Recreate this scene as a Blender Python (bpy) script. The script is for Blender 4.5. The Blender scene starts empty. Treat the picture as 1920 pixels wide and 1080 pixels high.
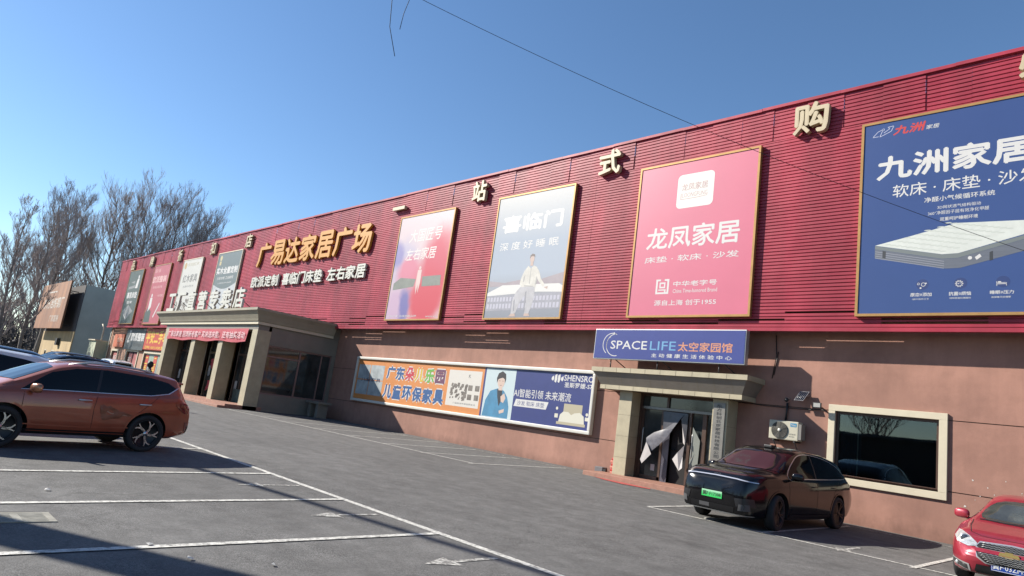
import bpy, bmesh, math, random
import numpy as np
from mathutils import Vector, Matrix
from mathutils.bvhtree import BVHTree
from mathutils.geometry import delaunay_2d_cdt
rnd = random.Random(7)
SC = bpy.context.scene
COL = SC.collection
R = math.radians

# ------------------------------------------------------------------ camera, sky, sun, exposure
cam = bpy.data.objects.new("camera", bpy.data.cameras.new("camera"))
COL.objects.link(cam)
_r = Vector((0.69805119, 0.70338941, 0.1340443)); _u = Vector((0.03998361, -0.22519775, 0.97349231)); _f = Vector((-0.71493066, 0.6741879, 0.18532361))
cam.matrix_world = Matrix(((_r.x, _u.x, -_f.x, 0.0), (_r.y, _u.y, -_f.y, -19.646), (_r.z, _u.z, -_f.z, 1.55), (0, 0, 0, 1)))
cam.data.sensor_width = 36.0
cam.data.lens = 36.0 * 1268.5 / 1920.0
cam.data.clip_start = 0.05
cam.data.clip_end = 3000
SC.camera = cam

SUN_DIR = Vector((1.0, 0.571, -0.73)).normalized()
world = bpy.data.worlds.new("World"); SC.world = world; world.use_nodes = True
wn = world.node_tree.nodes; wl = world.node_tree.links
bg = wn["Background"]
sky = wn.new("ShaderNodeTexSky"); sky.sky_type = 'NISHITA'; sky.sun_disc = False
sky.sun_elevation = math.asin(-SUN_DIR.z)
sky.sun_rotation = math.atan2(-SUN_DIR.x, -SUN_DIR.y)
sky.air_density = 1.0; sky.dust_density = 0.1; sky.ozone_density = 3.5; sky.altitude = 50
hs = wn.new('ShaderNodeHueSaturation'); hs.inputs['Saturation'].default_value = 1.07; wl.new(sky.outputs[0], hs.inputs['Color']); wl.new(hs.outputs[0], bg.inputs[0]); bg.inputs[1].default_value = 0.070
sl = bpy.data.lights.new("sun", 'SUN'); sl.energy = 4.3; sl.angle = R(0.53); sl.color = (1.0, 0.94, 0.85)
so = bpy.data.objects.new("sun", sl); COL.objects.link(so)
so.rotation_mode = 'QUATERNION'; so.rotation_quaternion = SUN_DIR.to_track_quat('-Z', 'Y'); so.location = (-60, -40, 60)
SC.view_settings.view_transform = 'Standard'; SC.view_settings.look = 'None'
SC.view_settings.gamma = 1.0; SC.view_settings.exposure = 1.22
SC.render.engine = 'CYCLES'
SC.cycles.max_bounces = 6; SC.cycles.diffuse_bounces = 3; SC.cycles.glossy_bounces = 3
SC.cycles.use_denoising = True

# ------------------------------------------------------------------ materials
def S(r, g, b):   # the colour a surface of the place has in full sun -> its reflectance
    f = lambda c: (c / 255 / 12.92) if c / 255 <= 0.04045 else ((c / 255 + 0.055) / 1.055) ** 2.4
    return (f(r) * 0.66, f(g) * 0.66, f(b) * 0.66)
MATS = {}
def mat(name, col, rough=0.6, metal=0.0, var=0.0, vscale=3.0, bump=0.0, bscale=30.0, coat=0.0, spec=0.5, col2=None, grain=0.0, emit=0.0, alpha=1.0, aniso=(1, 1, 1)):
    if name in MATS: return MATS[name]
    m = bpy.data.materials.new(name); m.use_nodes = True; MATS[name] = m
    n = m.node_tree.nodes; l = m.node_tree.links
    p = n["Principled BSDF"]
    p.inputs["Roughness"].default_value = rough; p.inputs["Metallic"].default_value = metal
    p.inputs["Coat Weight"].default_value = coat; p.inputs["Coat Roughness"].default_value = 0.03
    p.inputs["Specular IOR Level"].default_value = spec
    p.inputs["Base Color"].default_value = (*col, 1)
    if alpha < 1: p.inputs["Alpha"].default_value = alpha
    tc = None
    def coords():
        nonlocal tc
        if tc is None:
            t = n.new("ShaderNodeTexCoord"); mp = n.new("ShaderNodeMapping"); mp.inputs["Scale"].default_value = aniso
            l.new(t.outputs["Object"], mp.inputs[0]); tc = mp.outputs[0]
        return tc
    if var > 0 or col2 is not None:
        c2 = col2 if col2 is not None else tuple(c * (1 - var) for c in col)
        c1 = col if col2 is not None else tuple(min(1, c * (1 + var)) for c in col)
        tx = n.new("ShaderNodeTexNoise"); tx.inputs["Scale"].default_value = vscale; tx.inputs["Detail"].default_value = 6; tx.inputs["Roughness"].default_value = 0.62
        l.new(coords(), tx.inputs["Vector"])
        rp = n.new("ShaderNodeValToRGB"); rp.color_ramp.elements[0].position = 0.33; rp.color_ramp.elements[1].position = 0.68
        rp.color_ramp.elements[0].color = (*c2, 1); rp.color_ramp.elements[1].color = (*c1, 1)
        l.new(tx.outputs["Fac"], rp.inputs[0]); out = rp.outputs[0]
        if grain > 0:
            g = n.new("ShaderNodeTexNoise"); g.inputs["Scale"].default_value = bscale; g.inputs["Detail"].default_value = 3
            l.new(coords(), g.inputs["Vector"])
            mr = n.new("ShaderNodeMapRange"); mr.inputs[1].default_value = 0.3; mr.inputs[2].default_value = 0.7
            mr.inputs[3].default_value = 1 - grain; mr.inputs[4].default_value = 1 + grain
            l.new(g.outputs["Fac"], mr.inputs[0])
            mx = n.new("ShaderNodeVectorMath"); mx.operation = 'SCALE'
            l.new(out, mx.inputs[0]); l.new(mr.outputs[0], mx.inputs["Scale"]); out = mx.outputs[0]
        l.new(out, p.inputs["Base Color"])
    if bump > 0:
        b = n.new("ShaderNodeTexNoise"); b.inputs["Scale"].default_value = bscale; b.inputs["Detail"].default_value = 5
        l.new(coords(), b.inputs["Vector"])
        bp = n.new("ShaderNodeBump"); bp.inputs["Strength"].default_value = bump; bp.inputs["Distance"].default_value = 0.02
        l.new(b.outputs["Fac"], bp.inputs["Height"]); l.new(bp.outputs[0], p.inputs["Normal"])
    if emit > 0:
        p.inputs["Emission Color"].default_value = (*col, 1); p.inputs["Emission Strength"].default_value = emit
    return m

def asphalt_mat():
    m = bpy.data.materials.new("asphalt"); m.use_nodes = True
    n = m.node_tree.nodes; l = m.node_tree.links; p = n["Principled BSDF"]
    t = n.new("ShaderNodeTexCoord")
    def noise(sc, det=4, vec=None):
        x = n.new("ShaderNodeTexNoise"); x.inputs["Scale"].default_value = sc; x.inputs["Detail"].default_value = det
        l.new(vec or t.outputs["Object"], x.inputs["Vector"]); return x.outputs["Fac"]
    def ramp(src, a, b, c0, c1):
        r = n.new("ShaderNodeMapRange"); r.inputs[1].default_value = a; r.inputs[2].default_value = b; r.inputs[3].default_value = c0; r.inputs[4].default_value = c1
        l.new(src, r.inputs[0]); return r.outputs[0]
    mp = n.new("ShaderNodeMapping"); mp.inputs["Scale"].default_value = (0.35, 1.6, 1); mp.inputs["Rotation"].default_value = (0, 0, 0.14)
    l.new(t.outputs["Object"], mp.inputs[0])
    def mul(x_, y_):
        mm = n.new("ShaderNodeMath"); mm.operation = 'MULTIPLY'; l.new(x_, mm.inputs[0]); l.new(y_, mm.inputs[1]); return mm.outputs[0]
    a = ramp(noise(0.16, 7), 0.34, 0.66, 0.87, 1.08)          # broad worn and patched areas
    b = ramp(noise(1.4, 6, mp.outputs[0]), 0.3, 0.7, 0.88, 1.10)   # streaks of traffic
    d = ramp(noise(3.5, 7), 0.35, 0.65, 0.86, 1.12)
    mask = ramp(noise(0.5, 4), 0.42, 0.62, 0.25, 1.0)          # where the coarse stones show
    grit = ramp(noise(85, 3), 0.30, 0.70, -0.75, 0.75); gm = mul(grit, mask)
    one = n.new("ShaderNodeMath"); one.operation = 'ADD'; one.inputs[1].default_value = 1.0; l.new(gm, one.inputs[0])
    fine = ramp(noise(24, 4), 0.3, 0.7, 0.84, 1.16)
    oil = ramp(noise(0.75, 3), 0.66, 0.76, 1.0, 0.74)          # a few oil stains
    v = mul(mul(mul(a, b), mul(d, one.outputs[0])), mul(fine, oil))
    # hairline cracks
    vo = n.new("ShaderNodeTexVoronoi"); vo.feature = 'DISTANCE_TO_EDGE'; vo.inputs["Scale"].default_value = 0.16
    wv = n.new("ShaderNodeVectorMath"); wv.operation = 'MULTIPLY_ADD'; wv.inputs[1].default_value = (1.6, 1.6, 0)
    nz = n.new("ShaderNodeTexNoise"); nz.inputs["Scale"].default_value = 0.9; nz.inputs["Detail"].default_value = 6; l.new(t.outputs["Object"], nz.inputs["Vector"])
    l.new(nz.outputs["Color"], wv.inputs[0]); l.new(t.outputs["Object"], wv.inputs[2]); l.new(wv.outputs[0], vo.inputs["Vector"])
    ck = ramp(vo.outputs["Distance"], 0.0, 0.005, 0.80, 1.0); v = mul(v, ck)
    sc = n.new("ShaderNodeVectorMath"); sc.operation = 'SCALE'; sc.inputs[0].default_value = (0.112, 0.110, 0.105)
    l.new(v, sc.inputs["Scale"]); l.new(sc.outputs[0], p.inputs["Base Color"])
    p.inputs["Roughness"].default_value = 0.85; p.inputs["Specular IOR Level"].default_value = 0.25
    bp = n.new("ShaderNodeBump"); bp.inputs["Strength"].default_value = 0.35; bp.inputs["Distance"].default_value = 0.01
    l.new(noise(70, 3), bp.inputs["Height"]); l.new(bp.outputs[0], p.inputs["Normal"])
    return m
M_ASPH = asphalt_mat()

def paint_line_mat(name, wear_lo, wear_hi):
    m = bpy.data.materials.new(name); m.use_nodes = True
    n = m.node_tree.nodes; l = m.node_tree.links; p = n["Principled BSDF"]
    t = n.new("ShaderNodeTexCoord")
    x = n.new("ShaderNodeTexNoise"); x.inputs["Scale"].default_value = 14; x.inputs["Detail"].default_value = 8; x.inputs["Roughness"].default_value = 0.75
    l.new(t.outputs["Object"], x.inputs["Vector"])
    rp = n.new("ShaderNodeValToRGB"); rp.color_ramp.elements[0].position = wear_lo; rp.color_ramp.elements[1].position = wear_hi
    rp.color_ramp.elements[0].color = (0.13, 0.125, 0.115, 1); rp.color_ramp.elements[1].color = (0.56, 0.55, 0.5, 1)
    l.new(x.outputs["Fac"], rp.inputs[0]); l.new(rp.outputs[0], p.inputs["Base Color"]); p.inputs["Roughness"].default_value = 0.8
    return m
M_LINE = paint_line_mat("road_paint", 0.36, 0.56)
M_LINEW = paint_line_mat("worn_road_paint", 0.46, 0.62)

def cladding_mat():
    m = bpy.data.materials.new("red_cladding"); m.use_nodes = True
    n = m.node_tree.nodes; l = m.node_tree.links; p = n["Principled BSDF"]; p.inputs["Specular IOR Level"].default_value = 0.3
    t = n.new("ShaderNodeTexCoord")
    def noise(sc, det, scale):
        mp = n.new("ShaderNodeMapping"); mp.inputs["Scale"].default_value = scale; l.new(t.outputs["Object"], mp.inputs[0])
        x = n.new("ShaderNodeTexNoise"); x.inputs["Scale"].default_value = sc; x.inputs["Detail"].default_value = det
        l.new(mp.outputs[0], x.inputs["Vector"]); return x.outputs["Fac"]
    rp = n.new("ShaderNodeValToRGB"); rp.color_ramp.elements[0].position = 0.3; rp.color_ramp.elements[1].position = 0.72
    rp.color_ramp.elements[0].color = (0.268, 0.021, 0.040, 1); rp.color_ramp.elements[1].color = (0.375, 0.039, 0.065, 1)
    l.new(noise(0.8, 6, (0.5, 1, 1.2)), rp.inputs[0])
    r5 = n.new("ShaderNodeMapRange"); r5.inputs[1].default_value = 0.38; r5.inputs[2].default_value = 0.66; r5.inputs[3].default_value = 0.82; r5.inputs[4].default_value = 1.14
    l.new(noise(1.1, 7, (1.0, 1, 0.10)), r5.inputs[0])
    s5 = n.new("ShaderNodeVectorMath"); s5.operation = 'SCALE'; l.new(rp.outputs[0], s5.inputs[0]); l.new(r5.outputs[0], s5.inputs["Scale"]); l.new(s5.outputs[0], p.inputs["Base Color"])
    r2 = n.new("ShaderNodeMapRange"); r2.inputs[3].default_value = 0.34; r2.inputs[4].default_value = 0.58
    l.new(noise(2.0, 5, (1, 1, 2)), r2.inputs[0]); l.new(r2.outputs[0], p.inputs["Roughness"])
    bp = n.new("ShaderNodeBump"); bp.inputs["Strength"].default_value = 0.22; bp.inputs["Distance"].default_value = 0.04
    l.new(noise(1.6, 3, (1.0, 1, 0.4)), bp.inputs["Height"]); l.new(bp.outputs[0], p.inputs["Normal"])
    return m
M_CLAD = cladding_mat()

def stucco_mat():
    m = bpy.data.materials.new("stucco"); m.use_nodes = True
    n = m.node_tree.nodes; l = m.node_tree.links; p = n["Principled BSDF"]
    t = n.new("ShaderNodeTexCoord")
    def noise(sc, det, scale=(1, 1, 1), rough=0.6):
        mp = n.new("ShaderNodeMapping"); mp.inputs["Scale"].default_value = scale; l.new(t.outputs["Object"], mp.inputs[0])
        x = n.new("ShaderNodeTexNoise"); x.inputs["Scale"].default_value = sc; x.inputs["Detail"].default_value = det; x.inputs["Roughness"].default_value = rough
        l.new(mp.outputs[0], x.inputs["Vector"]); return x.outputs["Fac"]
    rp = n.new("ShaderNodeValToRGB"); e = rp.color_ramp.elements
    e[0].position = 0.3; e[0].color = (0.262, 0.140, 0.106, 1); e[1].position = 0.7; e[1].color = (0.352, 0.188, 0.140, 1)
    l.new(noise(0.9, 8, (1, 1, 0.6), 0.68), rp.inputs[0])
    r2 = n.new("ShaderNodeMapRange"); r2.inputs[1].default_value = 0.42; r2.inputs[2].default_value = 0.75; r2.inputs[3].default_value = 1.0; r2.inputs[4].default_value = 0.9
    l.new(noise(2.2, 6, (1.6, 1, 0.12)), r2.inputs[0])
    # blotches of old repair and splashed dirt low on the wall
    r3 = n.new("ShaderNodeMapRange"); r3.inputs[1].default_value = 0.44; r3.inputs[2].default_value = 0.60; r3.inputs[3].default_value = 0.91; r3.inputs[4].default_value = 1.09
    l.new(noise(0.42, 7, (1, 1, 1.3), 0.7), r3.inputs[0])
    sz = n.new("ShaderNodeSeparateXYZ"); l.new(t.outputs["Object"], sz.inputs[0])
    zz = n.new("ShaderNodeMath"); zz.operation = 'MULTIPLY_ADD'; zz.inputs[1].default_value = 0.9; l.new(noise(2.6, 7, (1, 1, .5), 0.75), zz.inputs[0])
    ng = n.new("ShaderNodeMath"); ng.operation = 'MULTIPLY'; ng.inputs[1].default_value = -1.0; l.new(sz.outputs[2], ng.inputs[0]); l.new(ng.outputs[0], zz.inputs[2])
    r4 = n.new("ShaderNodeMapRange"); r4.inputs[1].default_value = 0.1; r4.inputs[2].default_value = 0.45; r4.inputs[3].default_value = 1.0; r4.inputs[4].default_value = 0.72
    l.new(zz.outputs[0], r4.inputs[0])
    m1 = n.new("ShaderNodeMath"); m1.operation = 'MULTIPLY'; l.new(r2.outputs[0], m1.inputs[0]); l.new(r3.outputs[0], m1.inputs[1])
    m2 = n.new("ShaderNodeMath"); m2.operation = 'MULTIPLY'; l.new(m1.outputs[0], m2.inputs[0]); l.new(r4.outputs[0], m2.inputs[1])
    sc = n.new("ShaderNodeVectorMath"); sc.operation = 'SCALE'; l.new(rp.outputs[0], sc.inputs[0]); l.new(m2.outputs[0], sc.inputs["Scale"])
    l.new(sc.outputs[0], p.inputs["Base Color"]); p.inputs["Roughness"].default_value = 0.85; p.inputs["Specular IOR Level"].default_value = 0.3
    bp = n.new("ShaderNodeBump"); bp.inputs["Strength"].default_value = 0.25; bp.inputs["Distance"].default_value = 0.01
    l.new(noise(40, 4), bp.inputs["Height"]); l.new(bp.outputs[0], p.inputs["Normal"])
    return m
M_STUCCO = stucco_mat()

def grad_mat(name, stops, axis=2, lo=5.4, hi=10.9, rough=0.4, noise=0.0, nscale=0.5):
    """printed artwork: colours run along one axis of the print"""
    m = bpy.data.materials.new(name); m.use_nodes = True
    n = m.node_tree.nodes; l = m.node_tree.links; p = n["Principled BSDF"]
    t = n.new("ShaderNodeTexCoord"); sp = n.new("ShaderNodeSeparateXYZ"); l.new(t.outputs["Object"], sp.inputs[0])
    mr = n.new("ShaderNodeMapRange"); mr.inputs[1].default_value = lo; mr.inputs[2].default_value = hi
    l.new(sp.outputs[axis], mr.inputs[0]); src = mr.outputs[0]
    if noise > 0:
        x = n.new("ShaderNodeTexNoise"); x.inputs["Scale"].default_value = nscale; x.inputs["Detail"].default_value = 3; l.new(t.outputs["Object"], x.inputs["Vector"])
        a = n.new("ShaderNodeMath"); a.operation = 'MULTIPLY_ADD'; a.inputs[1].default_value = noise; a.inputs[2].default_value = -noise / 2; l.new(x.outputs["Fac"], a.inputs[0])
        b = n.new("ShaderNodeMath"); b.operation = 'ADD'; l.new(src, b.inputs[0]); l.new(a.outputs[0], b.inputs[1]); src = b.outputs[0]
    rp = n.new("ShaderNodeValToRGB"); els = rp.color_ramp.elements
    while len(els) < len(stops): els.new(0.5)
    for e, (pos, c) in zip(els, stops): e.position = pos; e.color = (*c, 1)
    l.new(src, rp.inputs[0]); l.new(rp.outputs[0], p.inputs["Base Color"]); p.inputs["Roughness"].default_value = rough
    return m

WHITE = mat("white_paint", S(225, 222, 212), 0.5, var=0.04)
CREAM = mat("cream_letter", S(214, 196, 160), 0.5, var=0.06)
GOLD = mat("gold_letter", S(226, 160, 58), 0.45, var=0.06)
LETW = mat("white_letter", S(222, 220, 208), 0.5, var=0.05)
DARKM = mat("dark_metal", (0.03, 0.028, 0.028), 0.5)
BRONZE = mat("bronze_frame", S(205, 158, 96), 0.35, 0.4, var=0.1)
SILVERF = mat("aluminium", (0.45, 0.45, 0.44), 0.4, 0.6)
STONE = mat("beige_stone", S(192, 180, 150), 0.55, var=0.12, vscale=2.5, bump=0.05)
STONE_D = mat("taupe_stone", S(144, 136, 124), 0.6, var=0.1, vscale=1.5, bump=0.05)
def pane_mat(name, tint, back=None):
    m = bpy.data.materials.new(name); m.use_nodes = True; MATS[name] = m
    n = m.node_tree.nodes; l = m.node_tree.links; n.remove(n["Principled BSDF"])
    tr = n.new("ShaderNodeBsdfTransparent"); tr.inputs[0].default_value = (*tint, 1)
    gl = n.new("ShaderNodeBsdfGlossy"); gl.inputs["Roughness"].default_value = 0.015; gl.inputs["Color"].default_value = (.9, .95, .95, 1)
    fr = n.new("ShaderNodeFresnel"); fr.inputs[0].default_value = 1.75
    nz = n.new("ShaderNodeTexNoise"); nz.inputs["Scale"].default_value = 0.9; t = n.new("ShaderNodeTexCoord"); l.new(t.outputs["Object"], nz.inputs["Vector"])
    bp = n.new("ShaderNodeBump"); bp.inputs["Strength"].default_value = 0.05; bp.inputs["Distance"].default_value = 0.02; l.new(nz.outputs["Fac"], bp.inputs["Height"]); l.new(bp.outputs[0], gl.inputs["Normal"])
    mx = n.new("ShaderNodeMixShader"); l.new(fr.outputs[0], mx.inputs[0]); l.new(tr.outputs[0], mx.inputs[1]); l.new(gl.outputs[0], mx.inputs[2]); l.new(mx.outputs[0], n["Material Output"].inputs[0])
    return m
GLASS = mat("dark_glass", (0.012, 0.014, 0.016), 0.04, spec=0.6)
SHOPGLASS = mat("shop_glass", (0.03, 0.035, 0.035), 0.06, spec=0.6, var=0.5, vscale=1.2)
BROWNF = mat("brown_frame", S(92, 70, 58), 0.4, 0.2, var=0.15)
TRIM = mat("cream_trim", S(226, 214, 186), 0.6, var=0.05, bump=0.05)
INTER = mat("dark_interior", (0.012, 0.011, 0.011), 0.9)  # near-black colour stands in for the shade of unlit rooms and recesses
BLACK = mat("black_plastic", (0.014, 0.014, 0.015), 0.5)
RUBBER = mat("rubber", (0.018, 0.018, 0.019), 0.8, var=0.2)
PINKTILE = mat("pink_tile", S(176, 128, 108), 0.7, var=0.18, vscale=4, bump=0.1)
GREYWALL = mat("grey_render", S(112, 112, 112), 0.85, var=0.1, vscale=0.5)

# ------------------------------------------------------------------ mesh helpers
OFF = {}
class MB:
    def __init__(s): s.v = []; s.f = []; s.m = []; s.smooth = set()
    def add(s, vs, fs, mi=0, smooth=False):
        b = len(s.v); s.v += [tuple(v) for v in vs]
        for f in fs:
            if smooth: s.smooth.add(len(s.f))
            s.f.append(tuple(b + i for i in f)); s.m.append(mi)
        return s
    def box(s, x0, x1, y0, y1, z0, z1, mi=0):
        v = [(x0, y0, z0), (x1, y0, z0), (x1, y1, z0), (x0, y1, z0), (x0, y0, z1), (x1, y0, z1), (x1, y1, z1), (x0, y1, z1)]
        return s.add(v, [(3, 2, 1, 0), (4, 5, 6, 7), (0, 1, 5, 4), (1, 2, 6, 5), (2, 3, 7, 6), (3, 0, 4, 7)], mi)
    def bbox(s, x0, x1, y0, y1, z0, z1, b=0.02, mi=0):   # box with bevelled edges
        bm = bmesh.new(); bmesh.ops.create_cube(bm, size=1)
        for v in bm.verts:
            v.co = Vector(((x0 + x1) / 2 + v.co.x * (x1 - x0), (y0 + y1) / 2 + v.co.y * (y1 - y0), (z0 + z1) / 2 + v.co.z * (z1 - z0)))
        bmesh.ops.bevel(bm, geom=bm.edges[:], offset=b, segments=2, affect='EDGES', profile=0.6)
        bm.verts.index_update(); s.add([v.co[:] for v in bm.verts], [[v.index for v in f.verts] for f in bm.faces], mi); bm.free(); return s
    def poly(s, pts, y, mi=0):        # (x, z) outline facing -y
        a = sum(p[0] * q[1] - q[0] * p[1] for p, q in zip(pts, pts[1:] + pts[:1]))
        if a < 0: pts = pts[::-1]
        return s.add([(p[0], y, p[1]) for p in pts], [tuple(range(len(pts)))], mi)
    def prism(s, pts, y0, y1, mi=0):  # (x, z) outline with depth
        a = sum(p[0] * q[1] - q[0] * p[1] for p, q in zip(pts, pts[1:] + pts[:1]))
        if a < 0: pts = pts[::-1]
        n = len(pts)
        v = [(p[0], y0, p[1]) for p in pts] + [(p[0], y1, p[1]) for p in pts]
        f = [tuple(range(n)), tuple(range(2 * n - 1, n - 1, -1))] + [(i, i + n, (i + 1) % n + n, (i + 1) % n) for i in range(n)]
        return s.add(v, f, mi)
    def tube(s, pts, r, n=6, mi=0, cap=True, smooth=True):
        pts = [Vector(p) for p in pts]; rs = r if isinstance(r, (list, tuple)) else [r] * len(pts)
        vs = []; t0 = None
        for i, p in enumerate(pts):
            d = (pts[min(i + 1, len(pts) - 1)] - pts[max(i - 1, 0)]).normalized()
            a = Vector((0, 0, 1)) if abs(d.z) < 0.9 else Vector((1, 0, 0))
            if t0 is not None: a = t0
            e1 = (a - d * a.dot(d)).normalized(); t0 = e1; e2 = d.cross(e1)
            for k in range(n):
                an = 2 * math.pi * k / n
                vs.append(p + (e1 * math.cos(an) + e2 * math.sin(an)) * rs[i])
        fs = [(i * n + k, i * n + (k + 1) % n, (i + 1) * n + (k + 1) % n, (i + 1) * n + k) for i in range(len(pts) - 1) for k in range(n)]
        if cap: fs += [tuple(range(n - 1, -1, -1)), tuple((len(pts) - 1) * n + k for k in range(n))]
        return s.add(vs, fs, mi, smooth)
    def lathe(s, prof, n=32, M=None, mi=0, smooth=True):   # profile (r, h) about local z
        vs = []
        for (r, h) in prof:
            for k in range(n):
                a = 2 * math.pi * k / n; v = Vector((r * math.cos(a), r * math.sin(a), h)); vs.append(M @ v if M else v)
        fs = [(i * n + k, i * n + (k + 1) % n, (i + 1) * n + (k + 1) % n, (i + 1) * n + k) for i in range(len(prof) - 1) for k in range(n)]
        return s.add(vs, fs, mi, smooth)
    def build(s, name, mats, parent=None, off=None):
        if not isinstance(mats, (list, tuple)): mats = [mats]
        if off is None: off = OFF.get(parent.name, (0, 0, 0)) if parent else (0, 0, 0)
        me = bpy.data.meshes.new(name)
        me.from_pydata([(v[0] - off[0], v[1] - off[1], v[2] - off[2]) for v in s.v], [], s.f)
        for m in mats: me.materials.append(m)
        me.polygons.foreach_set("material_index", s.m)
        sm = [i in s.smooth for i in range(len(s.f))]
        me.polygons.foreach_set("use_smooth", sm); me.update()
        o = bpy.data.objects.new(name, me); COL.objects.link(o)
        if parent:
            o.parent = parent; OFF[o.name] = off
        return o
def tag(o, label=None, cat=None, group=None, kind=None):
    if label: o["label"] = label
    if cat: o["category"] = cat
    if group: o["group"] = group
    if kind: o["kind"] = kind
    return o
def thing(name, label, cat, loc=(0, 0, 0), group=None):
    o = bpy.data.objects.new(name, None); COL.objects.link(o); o.location = loc; o.empty_display_size = 0.2
    OFF[o.name] = tuple(loc)
    return tag(o, label, cat, group)
def single(mb, name, mats, label, cat, loc, group=None):
    o = mb.build(name, mats, None, loc); o.location = loc
    return tag(o, label, cat, group)
def smooth_by(o, ang=40):
    me = o.data
    me.polygons.foreach_set("use_smooth", [True] * len(me.polygons))
    try: me.set_sharp_from_angle(angle=R(ang))
    except Exception: pass

_TC = {}
def glyphs(s, bold=0.0, depth=0.0, res=2):
    k = (s, bold, depth, res)
    if k in _TC: return _TC[k]
    c = bpy.data.curves.new("lettering_curve", 'FONT'); c.body = s; c.offset = bold; c.resolution_u = res
    c.extrude = depth / 2
    o = bpy.data.objects.new("lettering_curve", c); COL.objects.link(o)
    dg = bpy.context.evaluated_depsgraph_get()
    me = bpy.data.meshes.new_from_object(o.evaluated_get(dg))
    v = np.array([x.co[:] for x in me.vertices]).reshape(-1, 3); f = [tuple(p.vertices) for p in me.polygons]
    bpy.data.objects.remove(o); bpy.data.curves.remove(c); bpy.data.meshes.remove(me)
    _TC[k] = (v, f); return _TC[k]
def text(mb, s, x0, z0, x1, z1, y, bold=0.0, depth=0.0, mi=0, res=2, T=None, slant=0.0, rise=0.0):
    """write s so that its ink fills the rectangle (x0,z0)-(x1,z1) of a wall facing -y; T maps (u, v, out) elsewhere"""
    if bold > 0:
        r_ = bold * min(abs(x1 - x0) / max(1, len(s)), abs(z1 - z0)) * 0.9
        k = 0.0
        for ox, oz in ((0, 0), (-r_, 0), (r_, 0), (0, -r_), (0, r_)):
            text(mb, s, x0 + r_ + ox, z0 + r_ + oz, x1 - r_ + ox, z1 - r_ + oz, y, 0.0, depth + k if depth else 0.0, mi, res, (lambda T_, k_: (lambda a, b, d: T_(a, b, d + k_)))(T, k) if T else None, slant, rise) if depth or T else text(mb, s, x0 + r_ + ox, z0 + r_ + oz, x1 - r_ + ox, z1 - r_ + oz, y - k, 0.0, 0.0, mi, res, None, slant, rise)
            k += 0.0006 if depth else 0.00016
        return mb
    v, f = glyphs(s, 0.0, 1.0 if depth else 0.0, res)
    if not len(v): return mb
    lo = v.min(0); hi = v.max(0); sc = np.array([(x1 - x0) / max(1e-6, hi[0] - lo[0]), (z1 - z0) / max(1e-6, hi[1] - lo[1])])
    out = []
    for p in v:
        a = x0 + (p[0] - lo[0]) * sc[0]; b = z0 + (p[1] - lo[1]) * sc[1]
        if slant: a += (b - z0) * slant
        if rise: b += (a - x0) * rise
        d = (p[2] + 0.5) * depth if depth else 0.0
        out.append(T(a, b, d) if T else (a, y - d, b))
    return mb.add(out, f, mi)

def GZ(x, y):
    x = min(max(x, -95.0), 45.0); y = min(max(y, -45.0), 8.0)
    return -0.0313 - 0.00451 * x + 0.01182 * y

# ------------------------------------------------------------------ ground and markings
g = MB(); xs = [-900, -95, 45, 600]; ys = [-600, -45, 8, 900]
for i in range(3):
    for j in range(3):
        q = [(xs[i], ys[j]), (xs[i + 1], ys[j]), (xs[i + 1], ys[j + 1]), (xs[i], ys[j + 1])]
        g.add([(a, b, GZ(a, b)) for a, b in q], [(0, 1, 2, 3)])
tag(g.build("ground", M_ASPH), kind="structure")
def strip(mb, x0, y0, x1, y1, w, lift=0.006):
    d = Vector((x1 - x0, y1 - y0, 0)).normalized(); n = Vector((-d.y, d.x, 0)) * w / 2
    L = math.hypot(x1 - x0, y1 - y0); k = max(1, int(L / 3)); vs = []; fs = []
    for i in range(k + 1):
        t = i / k; px = x0 + (x1 - x0) * t; py = y0 + (y1 - y0) * t
        for sgn in (-1, 1):
            a = px + n.x * sgn; b = py + n.y * sgn; vs.append((a, b, GZ(a, b) + lift))
    for i in range(k): fs.append((2 * i, 2 * i + 2, 2 * i + 3, 2 * i + 1))
    mb.add(vs, fs)
ln = MB(); lw = MB()
strip(ln, -45, -13.72, 2.5, -13.17, 0.12)                      # kerb-side row, end line
for x, a in ((-2.6, 0.0), (-5.0, 0.03), (-7.5, 0.0), (-10.0, -0.05), (-12.6, -0.1), (-16.05, -0.03), (-18.6, 0), (-21.2, 0), (-23.8, 0), (-26.4, 0), (-29, 0), (-31.6, 0)):
    strip(ln, x, -13.34, x + a * -4.6 + 0.1, -18.9, 0.11, 0.010)
strip(ln, -9.2, -5.74, 3.0, -5.12, 0.09)                       # wall row, right of the entrance
for x in (-9.2, -6.5, -3.75, -1.1): strip(ln, x, -5.72, x - 0.02, -0.75, 0.10, 0.010)
strip(lw, -9.2, -0.72, 2.5, -0.66, 0.07)
strip(ln, -33.4, -5.85, -16.0, -5.1, 0.09)                     # wall row, left of the entrance
for x in (-16.0, -18.4, -20.8, -23.2, -25.6, -28.0, -30.4, -32.8): strip(ln, x, -5.4, x + 0.05, -0.8, 0.09, 0.010)
strip(lw, -33, -0.85, -15.6, -0.8, 0.07)
def arrow(mb, x, y0, y1):
    strip(mb, x, y0, x, y1, 0.09, 0.006)
    d = 1 if y1 > y0 else -1
    vs = [(x - 0.19, y0), (x + 0.19, y0), (x, y0 - 0.42 * d)]
    mb.add([(a, b, GZ(a, b) + 0.006) for a, b in vs], [(0, 1, 2) if d < 0 else (2, 1, 0)])
for x in (-3.6, -6.18, -8.8, -11.3): arrow(lw, x, -14.15, -13.45)
for x in (-5.0, -7.8, -2.4): arrow(lw, x, -5.3, -4.55)
tag(ln.build("road_marking", M_LINE), kind="structure")
tag(lw.build("worn_road_marking", M_LINEW), kind="structure")
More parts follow.
